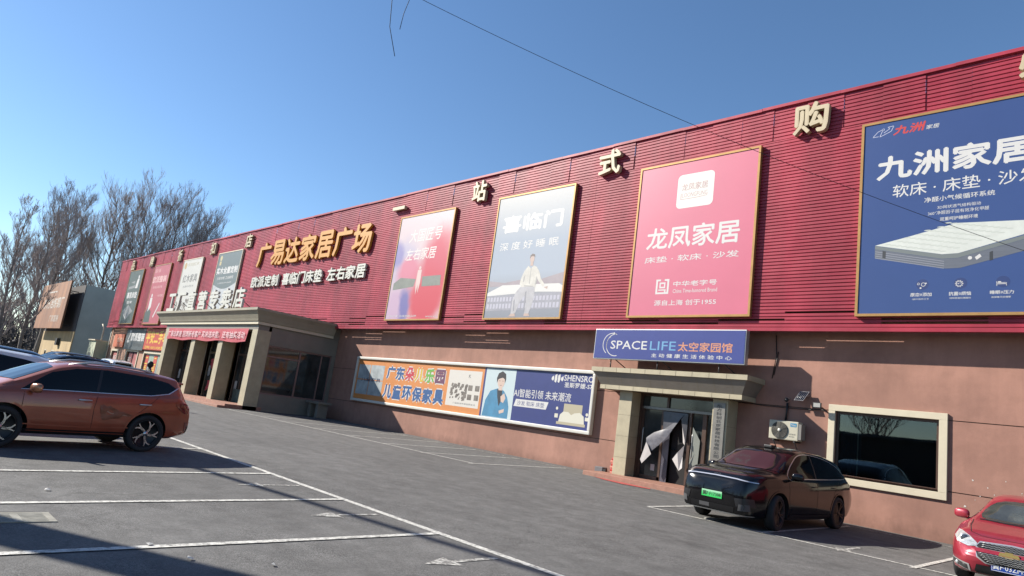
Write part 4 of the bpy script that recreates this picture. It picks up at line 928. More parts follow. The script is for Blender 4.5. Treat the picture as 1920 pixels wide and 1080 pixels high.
lettering(t, [("OPPEIN", -71.8, 3.25, -69.4, 3.55, .03)], mat("print_darkgrey", S(50, 54, 56), 0.5), y)
t, y = shopsign("red shop sign with yellow characters beside the big portico", -68.85, -62.6, 3.05, 5.0, mat("red_sign", S(208, 78, 56), 0.5), -.1)
lettering(t, [("平安二手车", -68.5, 3.6, -62.75, 4.85, .04), ("抵押车 18001318588 置换", -68.4, 3.12, -62.9, 3.42, .02)], mat("print_gold", S(246, 206, 70), 0.5), y)
# banner across the big portico
t = thing("banner", "red cloth banner with pink white characters across the big portico", "banner", (-41.4, PY - .04, 3.9))
b = MB()
n = 40; vs = []
for i in range(n + 1):
    x = -47.9 + 12.5 * i / n; bow = .04 * math.sin(i * .9) + .03 * math.sin(i * 2.3)
    vs += [(x, PY - .1 + bow * .5, 3.50 + .04 * math.sin(i * .5)), (x, PY - .06, 4.24 - .03 * math.sin(math.pi * i / n))]
b.add(vs, [(2 * i, 2 * i + 2, 2 * i + 3, 2 * i + 1) for i in range(n)], 0, True); b.build("cloth", mat("banner_red", S(192, 46, 70), 0.7, var=0.08), t)
b = MB(); text(b, "广易达家居 回馈新老客户 买床送床垫，还有抽奖活动", -47.7, 3.66, -35.6, 4.06, PY - .135, .02, res=1); b.build("lettering", mat("print_rosewhite", S(236, 200, 202), 0.6), t)

# ------------------------------------------------------------------ wall fittings near the right window
t = thing("air_conditioner", "cream outdoor air conditioner unit on brackets left of the window", "air conditioner", (-8.5, 0, 1.95))
b = MB(); b.bbox(-8.94, -8.10, -.36, -.06, 1.95, 2.48, .02); b.build("casing", mat("ac_cream", S(206, 200, 178), 0.5, var=0.06), t)
MA = Matrix.Translation((-8.63, -.365, 2.21)) @ Matrix.Rotation(R(90), 4, 'X')
b = MB(); b.lathe([(0.0, 0.006), (.225, .006), (.235, .012), (.235, -.004)], 36, MA); b.build("fan_opening", mat("ac_dark", (0.05, 0.05, 0.047), 0.6), t)
b = MB()
for r_ in (.05, .08, .11, .14, .17, .2, .225): b.lathe([(r_, .02), (r_ + .008, .02), (r_ + .008, .013), (r_, .013), (r_, .02)], 36, MA)
for k in range(12): a = k * R(30); b.add([MA @ Vector((.03 * math.cos(a - .1), .03 * math.sin(a - .1), .018)), MA @ Vector((.23 * math.cos(a - .015), .23 * math.sin(a - .015), .018)), MA @ Vector((.23 * math.cos(a + .015), .23 * math.sin(a + .015), .018)), MA @ Vector((.03 * math.cos(a + .1), .03 * math.sin(a + .1), .018))], [(0, 1, 2, 3)])
b.build("fan_grille", mat("ac_grey", S(120, 116, 104), 0.5), t)
b = MB(); b.lathe([(0, .03), (.04, .028), (.045, .02)], 20, MA); b.build("hub", WHITE, t)
b = MB(); b.poly(rrect(-8.33, -8.15, 2.33, 2.43, .02), -.363); b.build("maker_plate", mat("ac_blue", S(60, 150, 190), 0.4), t)
lettering(t, [("Midea", -8.31, 2.35, -8.17, 2.41, .01)], PW, -.366, "maker_lettering"); lettering(t, [("3匹变频", -8.35, 2.1, -8.17, 2.14), ("R410A", -8.35, 2.04, -8.2, 2.07)], MATS["print_ink"], -.363, "rating_lettering")
b = MB(); b.box(-8.099, -8.02, -.35, -.08, 1.99, 2.42); b.build("valve_cover", mat("ac_side", S(140, 136, 130), 0.5), t)
b = MB(); 
for xx in (-8.8, -8.2): b.box(xx - .02, xx + .02, -.38, -.005, 1.90, 1.945); b.tube([(xx, -.36, 1.92), (xx, -.01, 1.62)], .015)
b.build("bracket", DARKM, t)
b = MB(); b.tube([(-8.58, -.05, 3.02), (-8.59, -.05, 2.75), (-8.61, -.05, 2.5)], .03); b.build("drain_pipe", BLACK, t)
t = thing("solar_panel", "small tilted solar panel mounted on the shaded wall left of the window", "solar panel", (-8.1, 0, 3.2))
b = MB(); c1 = [(-8.30, -.30, 3.09), (-8.04, -.30, 3.09), (-7.94, -.12, 3.37), (-8.20, -.12, 3.37)]
nrm = Vector((0, -.84, .54)).normalized() * .02
b.add([Vector(p) for p in c1] + [Vector(p) - nrm for p in c1], [(0, 1, 2, 3), (7, 6, 5, 4), (0, 4, 5, 1), (1, 5, 6, 2), (2, 6, 7, 3), (3, 7, 4, 0)]); b.build("frame", mat("panel_frame", S(150, 148, 150), 0.4, 0.4), t)
b = MB(); ce = sum((Vector(p) for p in c1), Vector()) / 4
b.add([ce + (Vector(p) - ce) * .88 + nrm * .15 for p in c1], [(0, 1, 2, 3)]); b.build("cell_sheet", mat("solar_cell", S(22, 24, 40), 0.2, spec=.3), t)
b = MB()
for k in range(1, 5): p = Vector(c1[0]).lerp(Vector(c1[1]), k / 5); q = Vector(c1[3]).lerp(Vector(c1[2]), k / 5); b.tube([p + nrm * .3, q + nrm * .3], .003, 4)
b.build("grid_line", SILVERF, t)
b = MB(); b.tube([(-8.05, -.2, 3.22), (-7.98, -.01, 3.27)], .015); b.build("arm", SILVERF, t)
t = thing("floodlight", "small floodlight on the wall just above the window corner", "lamp", (-7.65, 0, 2.95))
b = MB(); b.bbox(-7.76, -7.54, -.30, -.24, 2.93, 3.07, .01); b.build("body", BLACK, t)
b = MB(); b.box(-7.74, -7.56, -.305, -.301, 2.945, 3.055); b.build("lens", mat("lamp_lens", S(190, 188, 182), 0.3), t)
b = MB(); b.tube([(-7.62, -.24, 2.97), (-7.6, -.01, 2.95)], .02); b.build("arm", BLACK, t)
t = thing("security_camera", "small dark dome camera on a bracket above the air conditioner", "camera", (-8.55, 0, 3.05))
b = MB(); b.lathe([(0, .07), (.035, .06), (.055, .03), (.06, 0), (.055, -.03), (.0, -.06)], 16, Matrix.Translation((-8.55, -.2, 3.08))); b.build("dome", BLACK, t)
b = MB(); b.box(-8.57, -8.53, -.2, -.003, 3.12, 3.15); b.build("arm", SILVERF, t)
b = MB(); b.tube([(-10.1, -.015, 2.93), (-9.3, -.02, 2.88), (-8.3, -.02, 2.87), (-7.6, -.02, 2.9), (-7.45, -.08, 2.86)], .012, 5)
single(b, "wall_cable", BLACK, "thin black cable strung along the wall between canopy and window", "cable", (-8.7, 0, 2.9))
b = MB(); b.tube([(-9.05, -.03, 5.0), (-9.0, -.03, 4.4), (-9.1, -.02, 3.7)], .012, 5); b.tube([(-8.95, -.03, 4.5), (-9.05, -.02, 3.8)], .012, 5)
single(b, "wall_cable", BLACK, "pair of loose black cables dangling from under the cladding by the box sign", "cable", (-9, 0, 4))
# stone bench at the corner of the portico
t = thing("stone_table", "grey stone table in the shade at the corner of the big portico", "table", (-33.4, -1.1, GZ(-33.4, -1)))
zt = GZ(-33.4, -1)
b = MB(); b.bbox(-34.1, -32.7, -1.5, -.7, zt + .72, zt + .84, .02); b.build("top", STONE_D, t)
for xx in (-33.8, -33.0): b = MB(); b.bbox(xx - .12, xx + .12, -1.4, -.8, zt, zt + .72, .02); b.build("leg", STONE_D, t)

# ------------------------------------------------------------------ cars
def paint(name, col, metal=0.35, rough=0.28):
    return mat(name, col, rough, metal, coat=1.0, spec=0.5)
CGLASS = mat("car_glass", (0.008, 0.010, 0.012), 0.02, spec=0.32)
CHROME = mat("chrome", (0.66, 0.65, 0.64), 0.28, 0.75)
LAMPG = mat("lamp_glass", (0.55, 0.56, 0.55), 0.08, 0.5, var=0.35, vscale=18)
REDLAMP = mat("tail_lamp", (0.16, 0.006, 0.008), 0.1, coat=1.0)
SEAM = mat("panel_gap", (0.006, 0.006, 0.006), 0.8)
ALLOY = mat("alloy", (0.5, 0.5, 0.5), 0.25, 0.9)
def smooth_curve(pts, xs, sig):
    px = np.array([p[0] for p in pts]); pz = np.array([p[1] for p in pts])
    d = np.linspace(px[0] - .6, px[-1] + .6, 1200); z = np.interp(d, px, pz)
    # extrapolate linearly at the ends so that smoothing keeps the slope
    s0 = (pz[1] - pz[0]) / (px[1] - px[0]); s1 = (pz[-1] - pz[-2]) / (px[-1] - px[-2])
    z = np.where(d < px[0], pz[0] + (d - px[0]) * s0, z); z = np.where(d > px[-1], pz[-1] + (d - px[-1]) * s1, z)
    step = d[1] - d[0]; k = np.arange(-int(3 * sig / step), int(3 * sig / step) + 1) * step; w_ = np.exp(-k ** 2 / (2 * sig ** 2)); w_ /= w_.sum()
    zz = np.convolve(np.pad(z, len(k) // 2, mode='edge'), w_, 'valid')
    return np.interp(xs, d, zz)

class Car:
    def __init__(s, name, label, cat, x, y, head, spec, group=None):
        s.sp = spec
        s.root = thing(name, label, cat, (0, 0, 0), group); OFF[s.root.name] = (0, 0, 0)
        n = Vector((0.00451, -0.01182, 1)).normalized()
        fw = Vector((math.cos(head), math.sin(head), 0)); fw = (fw - n * fw.dot(n)).normalized(); lf = n.cross(fw)
        s.root.matrix_world = Matrix(((fw.x, lf.x, n.x, x), (fw.y, lf.y, n.y, y), (fw.z, lf.z, n.z, GZ(x, y)), (0, 0, 0, 1)))
        s.body()
    def body(s):
        sp = s.sp; L = sp["L"]; W = sp["W"] / 2; N = 84
        t = np.linspace(0, 1, N); xs = -L / 2 + L * (t + 0.06 * np.sin(2 * np.pi * t) / -1.0 * 0.5)
        top = smooth_curve(sp["top"], xs, sp.get("sig", .05)); belt = smooth_curve(sp["belt"], xs, .07)
        top = np.maximum(top, belt + 0.015)
        bot = smooth_curve([(-L / 2, .36), (-L / 2 + .35, sp["clear"]), (L / 2 - .45, sp["clear"]), (L / 2, .26)], xs, .05)
        plan = smooth_curve([(-L / 2, sp.get("tail_w", .80)), (-L / 2 + .22, .90), (-L / 2 + .8, .975), (-.3, 1.0), (L / 2 - 1.1, .985), (L / 2 - .45, .93), (L / 2 - .16, .82), (L / 2, sp.get("nose_w", .68))], xs, .07)
        hmax = (top - belt).max()
        rings = []
        for i in range(N):
            w = W * plan[i]; zt, zb, z0 = top[i], belt[i], bot[i]
            c = min(1, max(0, (zt - zb) / hmax)); wr = w * (.90 - (.90 - sp.get("roof_w", .70)) * c ** .8)
            mid = z0 + (zb - z0) * .55
            half = [(0, z0), (.5 * w, z0), (.86 * w, z0), (.955 * w, z0 + .05), (.985 * w, z0 + .14), (.995 * w, (z0 + .14 + mid) / 2), (1.0 * w, mid), (.998 * w, mid + (zb - mid) * .35), (.985 * w, mid + (zb - mid) * .62), (.972 * w, zb - .05), (.955 * w, zb - .012), (.935 * w, zb + .004)]
            hgt = zt - zb; e = min(.11, hgt * .45)
            for k in (1, 2, 3, 4):
                q = k / 5; ww = .935 * w + (wr - .935 * w) * q + .018 * math.sin(math.pi * q) * c; half.append((ww, zb + .004 + (hgt - e) * q))
            half += [(wr, zt - e), (wr * .965, zt - e * .52), (wr * .86, zt - e * .2), (wr * .6, zt - e * .06), (wr * .3, zt - .004), (0, zt)]
            # sculpted line along the flank
            rings.append([(a, b) for a, b in half])
        bm = bmesh.new(); V = []
        def fas(x, z):
            if x > L / 2 - .5:
                k = (x - (L / 2 - .5)) / .5; return x + k * (sp.get("nose_bulge", .07) * (1 - ((z - .52) / .42) ** 2) - .03)
            if x < -L / 2 + .4:
                k = (-L / 2 + .4 - x) / .4; return x - k * (.05 * (1 - ((z - .6) / .45) ** 2) - .02)
            return x
        for i in range(N):
            row = []; hl = rings[i]; full = [(y_, z_) for y_, z_ in hl] + [(-y_, z_) for y_, z_ in hl[-2:0:-1]]
            for (y_, z_) in full: row.append(bm.verts.new((fas(xs[i], z_), y_, z_)))
            V.append(row)
        n = len(V[0])
        for i in range(N - 1):
            for k in range(n): bm.faces.new((V[i][k], V[i][(k + 1) % n], V[i + 1][(k + 1) % n], V[i + 1][k]))
        for row, sgn in ((V[0], -1), (V[-1], 1)):
            cy = sum(v.co.y for v in row) / n; cz = sum(v.co.z for v in row) / n; prev = row
            for (sc, dx_) in ((.90, .035), (.62, .06), (.3, .07)):
                cur = [bm.verts.new((v.co.x + sgn * dx_ * 1.0, cy + (v.co.y - cy) * sc, cz + (v.co.z - cz) * sc)) for v in row]
                for k in range(n): bm.faces.new((prev[k], prev[(k + 1) % n], cur[(k + 1) % n], cur[k]) if sgn > 0 else (prev[k], cur[k], cur[(k + 1) % n], prev[(k + 1) % n]))
                prev = cur
            bm.faces.new(prev if sgn > 0 else prev[::-1])
        bmesh.ops.recalc_face_normals(bm, faces=bm.faces[:])
        s.bvh = BVHTree.FromBMesh(bm)
        me = bpy.data.meshes.new("body"); bm.to_mesh(me); bm.free()
        for p in me.polygons: p.use_smooth = True
        me.materials.append(sp["paint"]); me.materials.append(BLACK)
        tmp = bpy.data.objects.new("body_raw", me); COL.objects.link(tmp)
        # wheel wells
        cut = MB(); ar = sp["wheel_r"] + .055
        for ax in sp["axles"]:
            for sg in (-1, 1):
                M = Matrix.Translation((ax, sg * (W + .1), sp["wheel_r"])) @ Matrix.Rotation(R(90 * sg), 4, 'X')
                cut.lathe([(0, 0), (ar, 0), (ar, .42), (0, .42)], 36, M)
        cm = bpy.data.meshes.new("cut"); cm.from_pydata(cut.v, [], cut.f); bmc = bmesh.new(); bmc.from_mesh(cm); bmesh.ops.remove_doubles(bmc, verts=bmc.verts[:], dist=1e-5); bmesh.ops.recalc_face_normals(bmc, faces=bmc.faces[:]); bmc.to_mesh(cm); bmc.free()
        cm.materials.append(BLACK)
        co = bpy.data.objects.new("cut", cm); COL.objects.link(co)
        md = tmp.modifiers.new("b", 'BOOLEAN'); md.object = co; md.operation = 'DIFFERENCE'; md.solver = 'EXACT'
        try: md.material_mode = 'TRANSFER'
        except Exception: pass
        dg = bpy.context.evaluated_depsgraph_get(); ev = bpy.data.meshes.new_from_object(tmp.evaluated_get(dg))
        bpy.data.objects.remove(tmp); bpy.data.objects.remove(co)
        o = bpy.data.objects.new("body", ev); COL.objects.link(o); o.parent = s.root; OFF[o.name] = (0, 0, 0)
        try: ev.set_sharp_from_angle(angle=R(38))
        except Exception: pass
        s.bodyo = o
    def patch(s, name, m, outline, axis, side=1, lift=.006, parent=None, grid=.05, label=None, thick=0.0):
        """lay an outline on the body: axis 'y' (x,z seen from the side), 'z' (x,y from above), 'x' (y,z from front/back)"""
        P = [Vector(p) for p in outline]
        lo = [min(p[i] for p in P) for i in (0, 1)]; hi = [max(p[i] for p in P) for i in (0, 1)]
        pts = list(P); ed = [(i, (i + 1) % len(P)) for i in range(len(P))]
        # split long edges
        pts2 = []
        for i in range(len(P)):
            a, b = P[i], P[(i + 1) % len(P)]; k = max(1, int((b - a).length / grid))
            pts2 += [a.lerp(b, j / k) for j in range(k)]
        nb = len(pts2); ed = [(i, (i + 1) % nb) for i in range(nb)]
        nx = int((hi[0] - lo[0]) / grid); ny = int((hi[1] - lo[1]) / grid)
        for i in range(1, nx + 1):
            for j in range(1, ny + 1): pts2.append(Vector((lo[0] + i * grid + .0017 * ((j * 7) % 3), lo[1] + j * grid - .4 * grid)))
        v, e, f, _, _, _ = delaunay_2d_cdt(pts2, ed, [], 1, 1e-5)
        out = []
        for p in v:
            if axis == 'y': o_ = Vector((p[0], 3 * side, p[1])); d = Vector((0, -side, 0))
            elif axis == 'z': o_ = Vector((p[0], p[1], 4)); d = Vector((0, 0, -1))
            else: o_ = Vector((5 * side, p[0], p[1])); d = Vector((-side, 0, 0))
            h, nn, _, _ = s.bvh.ray_cast(o_, d)
            if h is None:
                h, nn, _, _ = s.bvh.find_nearest(o_ + d * (5 if axis == 'x' else 3.0) - d * (s.sp["L"] / 2 if axis == 'x' else s.sp["W"] / 2))
            if nn.dot(d) > 0: nn = -nn
            out.append(h + (nn * .6 - d * .4).normalized() * lift)
        mb = MB(); mb.add(out, f, 0, True)
        o = mb.build(name, m, parent or s.root)
        # orient outwards
        me = o.data; dirv = {'y': Vector((0, side, 0)), 'z': Vector((0, 0, 1)), 'x': Vector((side, 0, 0))}[axis]
        if sum(p.normal.dot(dirv) * p.area for p in me.polygons) < 0: me.flip_normals()
        if label: o["label"] = label
        return o
    def hit(s, p, axis, side=1):
        if axis == 'y': o_, d = Vector((p[0], 3 * side, p[1])), Vector((0, -side, 0))
        elif axis == 'x': o_, d = Vector((5 * side, p[0], p[1])), Vector((-side, 0, 0))
        else: o_, d = Vector((p[0], p[1], 4)), Vector((0, 0, -1))
        h, n, _, _ = s.bvh.ray_cast(o_, d)
        return h if h is not None else o_ + d * (3 - s.sp["W"] / 2 * .9)
    def wheels(s, style, steer=0.0, rim_mat=None):
        sp = s.sp; r = sp["wheel_r"]; W = sp["W"] / 2
        for ax in sp["axles"]:
            for sg in (1, -1):
                M = Matrix.Translation((ax, sg * (W - .015), r)) @ Matrix.Rotation(R(steer) if ax > 0 else 0, 4, 'Z') @ Matrix.Rotation(R(-90 * sg), 4, 'X')
                b = MB(); rr = r * .735
                b.lathe([(rr, -.20), (r * .95, -.215), (r, -.17), (r, -.05), (r * .985, -.02), (r * .93, .0), (rr * 1.02, -.004), (rr, -.03), (rr, -.2)], 44, M)
                wh = b.build("wheel", RUBBER, s.root)
                b = MB(); b.lathe([(0, -.05), (rr * .9, -.07), (rr, -.02), (rr, -.006), (rr * .93, -.006), (rr * .9, -.05)], 44, M)
                ns = 5
                for k in range(ns):
                    a0 = 2 * math.pi * k / ns + .3
                    def pt(rad, ang, h): return M @ Vector((rad * math.cos(ang), rad * math.sin(ang), h))
                    if style == "swirl":
                        for (o1, o2, wd, mi) in ((0, .52, .17, 1), (.16, -.08, .11, 1)):
                            prev = None
                            for q in range(5):
                                tq = q / 4; rad = rr * (.2 + .72 * tq); an = a0 + o1 + (o2) * tq ** 1.5; w_ = wd * (1.3 - .55 * tq) / max(.35, (.35 + tq)) * .6
                                cur = (pt(rad, an - w_, -.012 + .004 * mi), pt(rad, an + w_, -.012 + .004 * mi))
                                if prev: b.add([prev[0], prev[1], cur[1], cur[0]], [(0, 1, 2, 3)], mi)
                                prev = cur
                    elif style == "five":
                        for off in (-.16, .16):
                            b.add([pt(rr * .18, a0 + off * .5 - .2, -.012), pt(rr * .95, a0 + off - .06, -.006), pt(rr * .95, a0 + off + .06, -.006), pt(rr * .18, a0 + off * .5 + .2, -.012)], [(0, 1, 2, 3)], 1)
                    else:
                        b.add([pt(rr * .15, a0 - .5, -.012), pt(rr * .95, a0 - .16, -.006), pt(rr * .95, a0 + .16, -.006), pt(rr * .15, a0 + .5, -.012)], [(0, 1, 2, 3)], 1)
                b.lathe([(0, .0), (rr * .16, -.002), (rr * .18, -.012)], 20, M, 1)
                o = b.build("rim", [mat("rim_dark", (0.02, 0.02, 0.021), 0.4, 0.5), rim_mat or ALLOY], wh)
                me = o.data; bmx = bmesh.new(); bmx.from_mesh(me)
                axv = (M.to_3x3() @ Vector((0, 0, 1)))
                for f_ in bmx.faces:
                    if f_.material_index == 1 and f_.normal.dot(axv) < 0: f_.normal_flip()
                bmx.to_mesh(me); bmx.free()
    def plate(s, txt, x, z, m, ink, tilt=0.0, w=.44, h=.14, y0=0.0, border=None):
        p = s.hit((y0, z), 'x', 1); x = max(p.x, x) + .02
        b = MB(); b.box(x - .03, x, y0 - w / 2, y0 + w / 2, z - h / 2, z + h / 2)
        o = b.build("number_plate", m, s.root)
        b = MB(); text(b, txt, -w * .45, -h * .32, w * .45, h * .32, 0, .02, T=lambda u_, v_, d_: (x + .003 + d_, y0 + u_, z + v_))
        if border:
            for (a, c_, p_, q) in ((-w * .48, w * .48, h * .42, h * .46), (-w * .48, w * .48, -h * .46, -h * .42), (-w * .48, -w * .47, -h * .42, h * .42), (w * .47, w * .48, -h * .42, h * .42)):
                b.add([(x + .003, y0 + a, z + p_), (x + .003, y0 + c_, z + p_), (x + .003, y0 + c_, z + q), (x + .003, y0 + a, z + q)], [(0, 1, 2, 3)])
        b.build("lettering", ink, o)
    def mirror(s, x, z, m, sides=(1, -1), size=1.0):
        for sg in sides:
            yy = abs(s.hit((x, z - .05), 'y', sg).y) * sg
            b = MB(); prof = []
            M = Matrix.Translation((x - .02, yy + sg * .13, z + .03))
            bm = bmesh.new(); bmesh.ops.create_uvsphere(bm, u_segments=18, v_segments=10, radius=1)
            vs = []
            for v in bm.verts:
                q = v.co.copy(); q = Vector((math.copysign(abs(q.x) ** .8, q.x) * .075, math.copysign(abs(q.y) ** .7, q.y) * .125, math.copysign(abs(q.z) ** .75, q.z) * .085)) * size
                if q.x < -.02: q.x = -.02
                q.x -= q.y * sg * .25
                vs.append(M @ q)
            bm.verts.index_update(); b.add(vs, [[v.index for v in f.verts] for f in bm.faces], 0, True); bm.free()
            o = b.build("mirror", m, s.root)
            b = MB(); b.tube([(x, yy - sg * .04, z - .05), (x, yy + sg * .08, z - .03)], .022, 8); b.build("mirror_arm", BLACK, o)
    def seam(s, pts, axis='y', side=1, w=.008):
        mb = MB(); q = []
        for a, b in zip(pts, pts[1:]):
            k = max(1, int(math.hypot(b[0] - a[0], b[1] - a[1]) / .06)); q += [(a[0] + (b[0] - a[0]) * i / k, a[1] + (b[1] - a[1]) * i / k) for i in range(k)]
        q.append(pts[-1]); vs = []
        for i, p in enumerate(q):
            a = q[max(0, i - 1)]; c = q[min(len(q) - 1, i + 1)]; d = Vector((c[0] - a[0], c[1] - a[1])).normalized(); nn = Vector((-d.y, d.x)) * w / 2
            for sg in (-1, 1):
                h = s.hit((p[0] + nn.x * sg, p[1] + nn.y * sg), axis, side)
                h = h + (Vector((0, side, 0)) if axis == 'y' else Vector((side, 0, 0)) if axis == 'x' else Vector((0, 0, 1))) * .003
                vs.append(h)
        mb.add(vs, [(2 * i, 2 * i + 1, 2 * i + 3, 2 * i + 2) for i in range(len(q) - 1)])
        return mb

def curve2(pts, n=6):
    """closed outline rounded through Catmull-Rom"""
    o = []; m = len(pts)
    for i in range(m):
        p0, p1, p2, p3 = (Vector(pts[(i + k - 1) % m]) for k in range(4))
        for j in range(n):
            t = j / n; o.append(0.5 * ((2 * p1) + (-p0 + p2) * t + (2 * p0 - 5 * p1 + 4 * p2 - p3) * t * t + (-p0 + 3 * p1 - 3 * p2 + p3) * t ** 3))
    return [(p.x, p.y) for p in o]
def grow(pts, d):
    cx = sum(p[0] for p in pts) / len(pts); cz = sum(p[1] for p in pts) / len(pts); n = len(pts); out = []
    for i in range(n):
        a, b = Vector(pts[i - 1]), Vector(pts[(i + 1) % n]); t = (b - a).normalized(); nn = Vector((t.y, -t.x)); p = Vector(pts[i])
        if nn.dot(p - Vector((cx, cz))) < 0: nn = -nn
        q = p + nn * d; out.append((q.x, q.y))
    return out

# ---- orange crossover, seen from its left rear
def suv_spec(pt, L=4.50, W=1.82, H=1.64, clear=.27, axles=(-1.35, 1.31), wr=.345):
    h = L / 2
    return dict(L=L, W=W, clear=clear, wheel_r=wr, axles=axles, paint=pt, roof_w=.70, tail_w=.80, sig=.045,
        top=[(-h, .98), (-h + .06, 1.12), (-2.02, 1.36), (-1.92, 1.50), (-1.5, H - .06), (-.6, H), (.15, H - .03), (.45, H - .1), (1.18, 1.17), (1.38, 1.08), (1.85, .99), (2.12, .86), (h, .72)],
        belt=[(-h, .92), (-1.9, 1.14), (-1.3, 1.10), (0, 1.06), (1.05, 1.02), (1.38, 1.0), (1.85, .90), (2.12, .78), (h, .64)])
def suv(name, label, x, y, head, pt, group=None, L=4.5, W=1.82, H=1.64, rails=SILVERF, belt_chrome=True, style="swirl", glass=CGLASS, mir=None, dent=False, axles=(-1.35, 1.31), wr=.345):
    c = Car(name, label, "car", x, y, head, suv_spec(pt, L, W, H, .27, axles, wr), group)
    DLO = [(1.02, 1.045), (.4, 1.075), (-.5, 1.10), (-1.25, 1.125), (-1.62, 1.19), (-1.80, 1.30), (-1.62, 1.40), (-1.2, 1.475), (-.4, H - .10), (.15, H - .135), (.55, 1.38)]
    for sg in (1, -1):
        if belt_chrome: c.patch("window_trim", CHROME, grow([(1.04, 1.035), (.4, 1.065), (-.5, 1.09), (-1.25, 1.115), (-1.64, 1.18), (-1.86, 1.32), (-1.8, 1.31), (-1.6, 1.22), (-1.25, 1.15), (-.5, 1.12), (.4, 1.09), (1.0, 1.05)], .004), 'y', sg, .005)
        w_ = c.patch("side_window", glass, DLO, 'y', sg, .008)
        b = c.seam([(-.22, 1.10), (-.30, H - .1)], 'y', sg, .05); b.build("door_pillar", BLACK, w_).location = (0, .007 * sg, 0)
        b = c.seam([(-.24, 1.08), (-.2, .8), (-.22, .42)], 'y', sg); b.add(*(lambda m: (m.v, m.f))(c.seam([(.98, 1.0), (.98, .6), (.92, .42)], 'y', sg))); b.add(*(lambda m: (m.v, m.f))(c.seam([(-1.42, 1.12), (-1.25, .95), (-1.0, .72), (-.92, .42)], 'y', sg))); b.build("door_seam", SEAM, c.root)
        for hx in (-.02, -1.15):
            p0, p1 = c.hit((hx + .11, .93), 'y', sg), c.hit((hx - .11, .935), 'y', sg)
            b = MB(); o_ = Vector((0, sg * .03, 0)); b.tube([p0, p0 + o_, p1 + o_, p1], .014, 8); b.build("door_handle", pt if not belt_chrome else CHROME, c.root)
        c.patch("sill_cladding", BLACK, [(.92, .36), (.92, .27), (-.92, .27), (-.92, .37)], 'y', sg, .012)
        b = c.seam([(.9, .44), (0, .43), (-.9, .46)], 'y', sg, .02); b.build("sill_strip", pt, c.root)
        b = MB()
        for ax_ in axles:
            q_ = c.seam([(ax_ + (wr + .075) * math.cos(R(a_)), wr + (wr + .075) * math.sin(R(a_))) for a_ in range(8, 173, 6)], 'y', sg, .035); b.add([Vector(v_) + Vector((0, .006 * sg, 0)) for v_ in q_.v], q_.f, 0, True)
        b.build("arch_lip", pt, c.root)
        c.patch("tail_lamp", REDLAMP, curve2([(-1.80, 1.0), (-2.10, 1.0), (-2.16, .90), (-2.10, .80), (-1.92, .86)], 4), 'y', sg, .008)
        c.patch("headlight", LAMPG, curve2([(1.62, .88), (2.02, .80), (2.16, .72), (1.9, .70), (1.66, .78)], 4), 'y', sg, .008)
        c.patch("fog_reflector", REDLAMP, [(-2.08, .62), (-2.2, .64), (-2.2, .46), (-2.12, .42)], 'y', sg, .008)
        if rails:
            q = [c.hit((xx, sg * .50), 'z') for xx in (.25, -.1, -.6, -1.1, -1.45)]
            q = [Vector((p.x, p.y, p.z + (.035 if 0 < i < 4 else -.01))) for i, p in enumerate(q)]
            b = MB(); b.tube(q, .022, 8); b.build("roof_rail", rails, c.root)
    c.patch("windshield", glass, [(1.13, -.62), (1.17, 0), (1.13, .62), (.52, .53), (.46, 0), (.52, -.53)], 'z', 1, .008)
    c.patch("rear_window", glass, [(-.5, 1.12), (.5, 1.12), (.5, 1.4), (-.5, 1.4)], 'x', -1, .01)
    b = MB(); q_ = c.hit((-1.9, 0), "z"); b.bbox(-2.03, -1.75, -.50, .50, q_.z - .03, q_.z + .012, .012); b.build("roof_spoiler", pt, c.root)
    c.patch("rear_bumper_trim", BLACK, [(-.7, .40), (.7, .40), (.74, .55), (-.74, .55)], 'x', -1, .012)
    b = MB(); p = c.hit((0, .85), 'x', -1); b.box(p.x - .02, p.x + .01, -.22, .22, .78, .92); b.build("number_plate", mat("blue_plate", S(30, 70, 160), 0.4), c.root)
    c.mirror(.86, 1.05, mir or pt)
    c.wheels(style)
    if dent:
        d_ = c.patch("dent", mat("scuffed_paint", (0.26, 0.10, 0.05), 0.5, 0.1, col2=(0.20, 0.06, 0.03), vscale=6, bump=0.5, bscale=9), [(-.30, .86), (-.42, .90), (-.56, .82), (-.95, .70), (-.72, .64), (-.40, .58), (-.34, .66)], 'y', 1, .004, grid=.035, label="scuffed and creased dent in the rear door")
        for v in d_.data.vertices:
            v.co.y += .010 * math.sin(v.co.x * 19 + v.co.z * 11) * math.sin(v.co.z * 23 - v.co.x * 7)
        b = c.seam([(-.36, .80), (-.52, .72), (-.90, .69)], 'y', 1, .02); b.build("dent_crease", mat("bare_scratch", (0.36, 0.2, 0.13), 0.4), d_)
    return c
oc = suv("orange_crossover", "dusty orange crossover with a dented rear door and silver roof rails in the left row", -15.75, -16.36, R(-81.5), mat("orange_paint", (0.30, 0.066, 0.028), 0.36, 0.25, var=0.14, vscale=2.0, coat=0.8), mir=mat("copper_mirror", (0.45, 0.2, 0.11), 0.25, 0.6), dent=True, L=4.32, H=1.62, axles=(-1.27, 1.24), wr=.365)

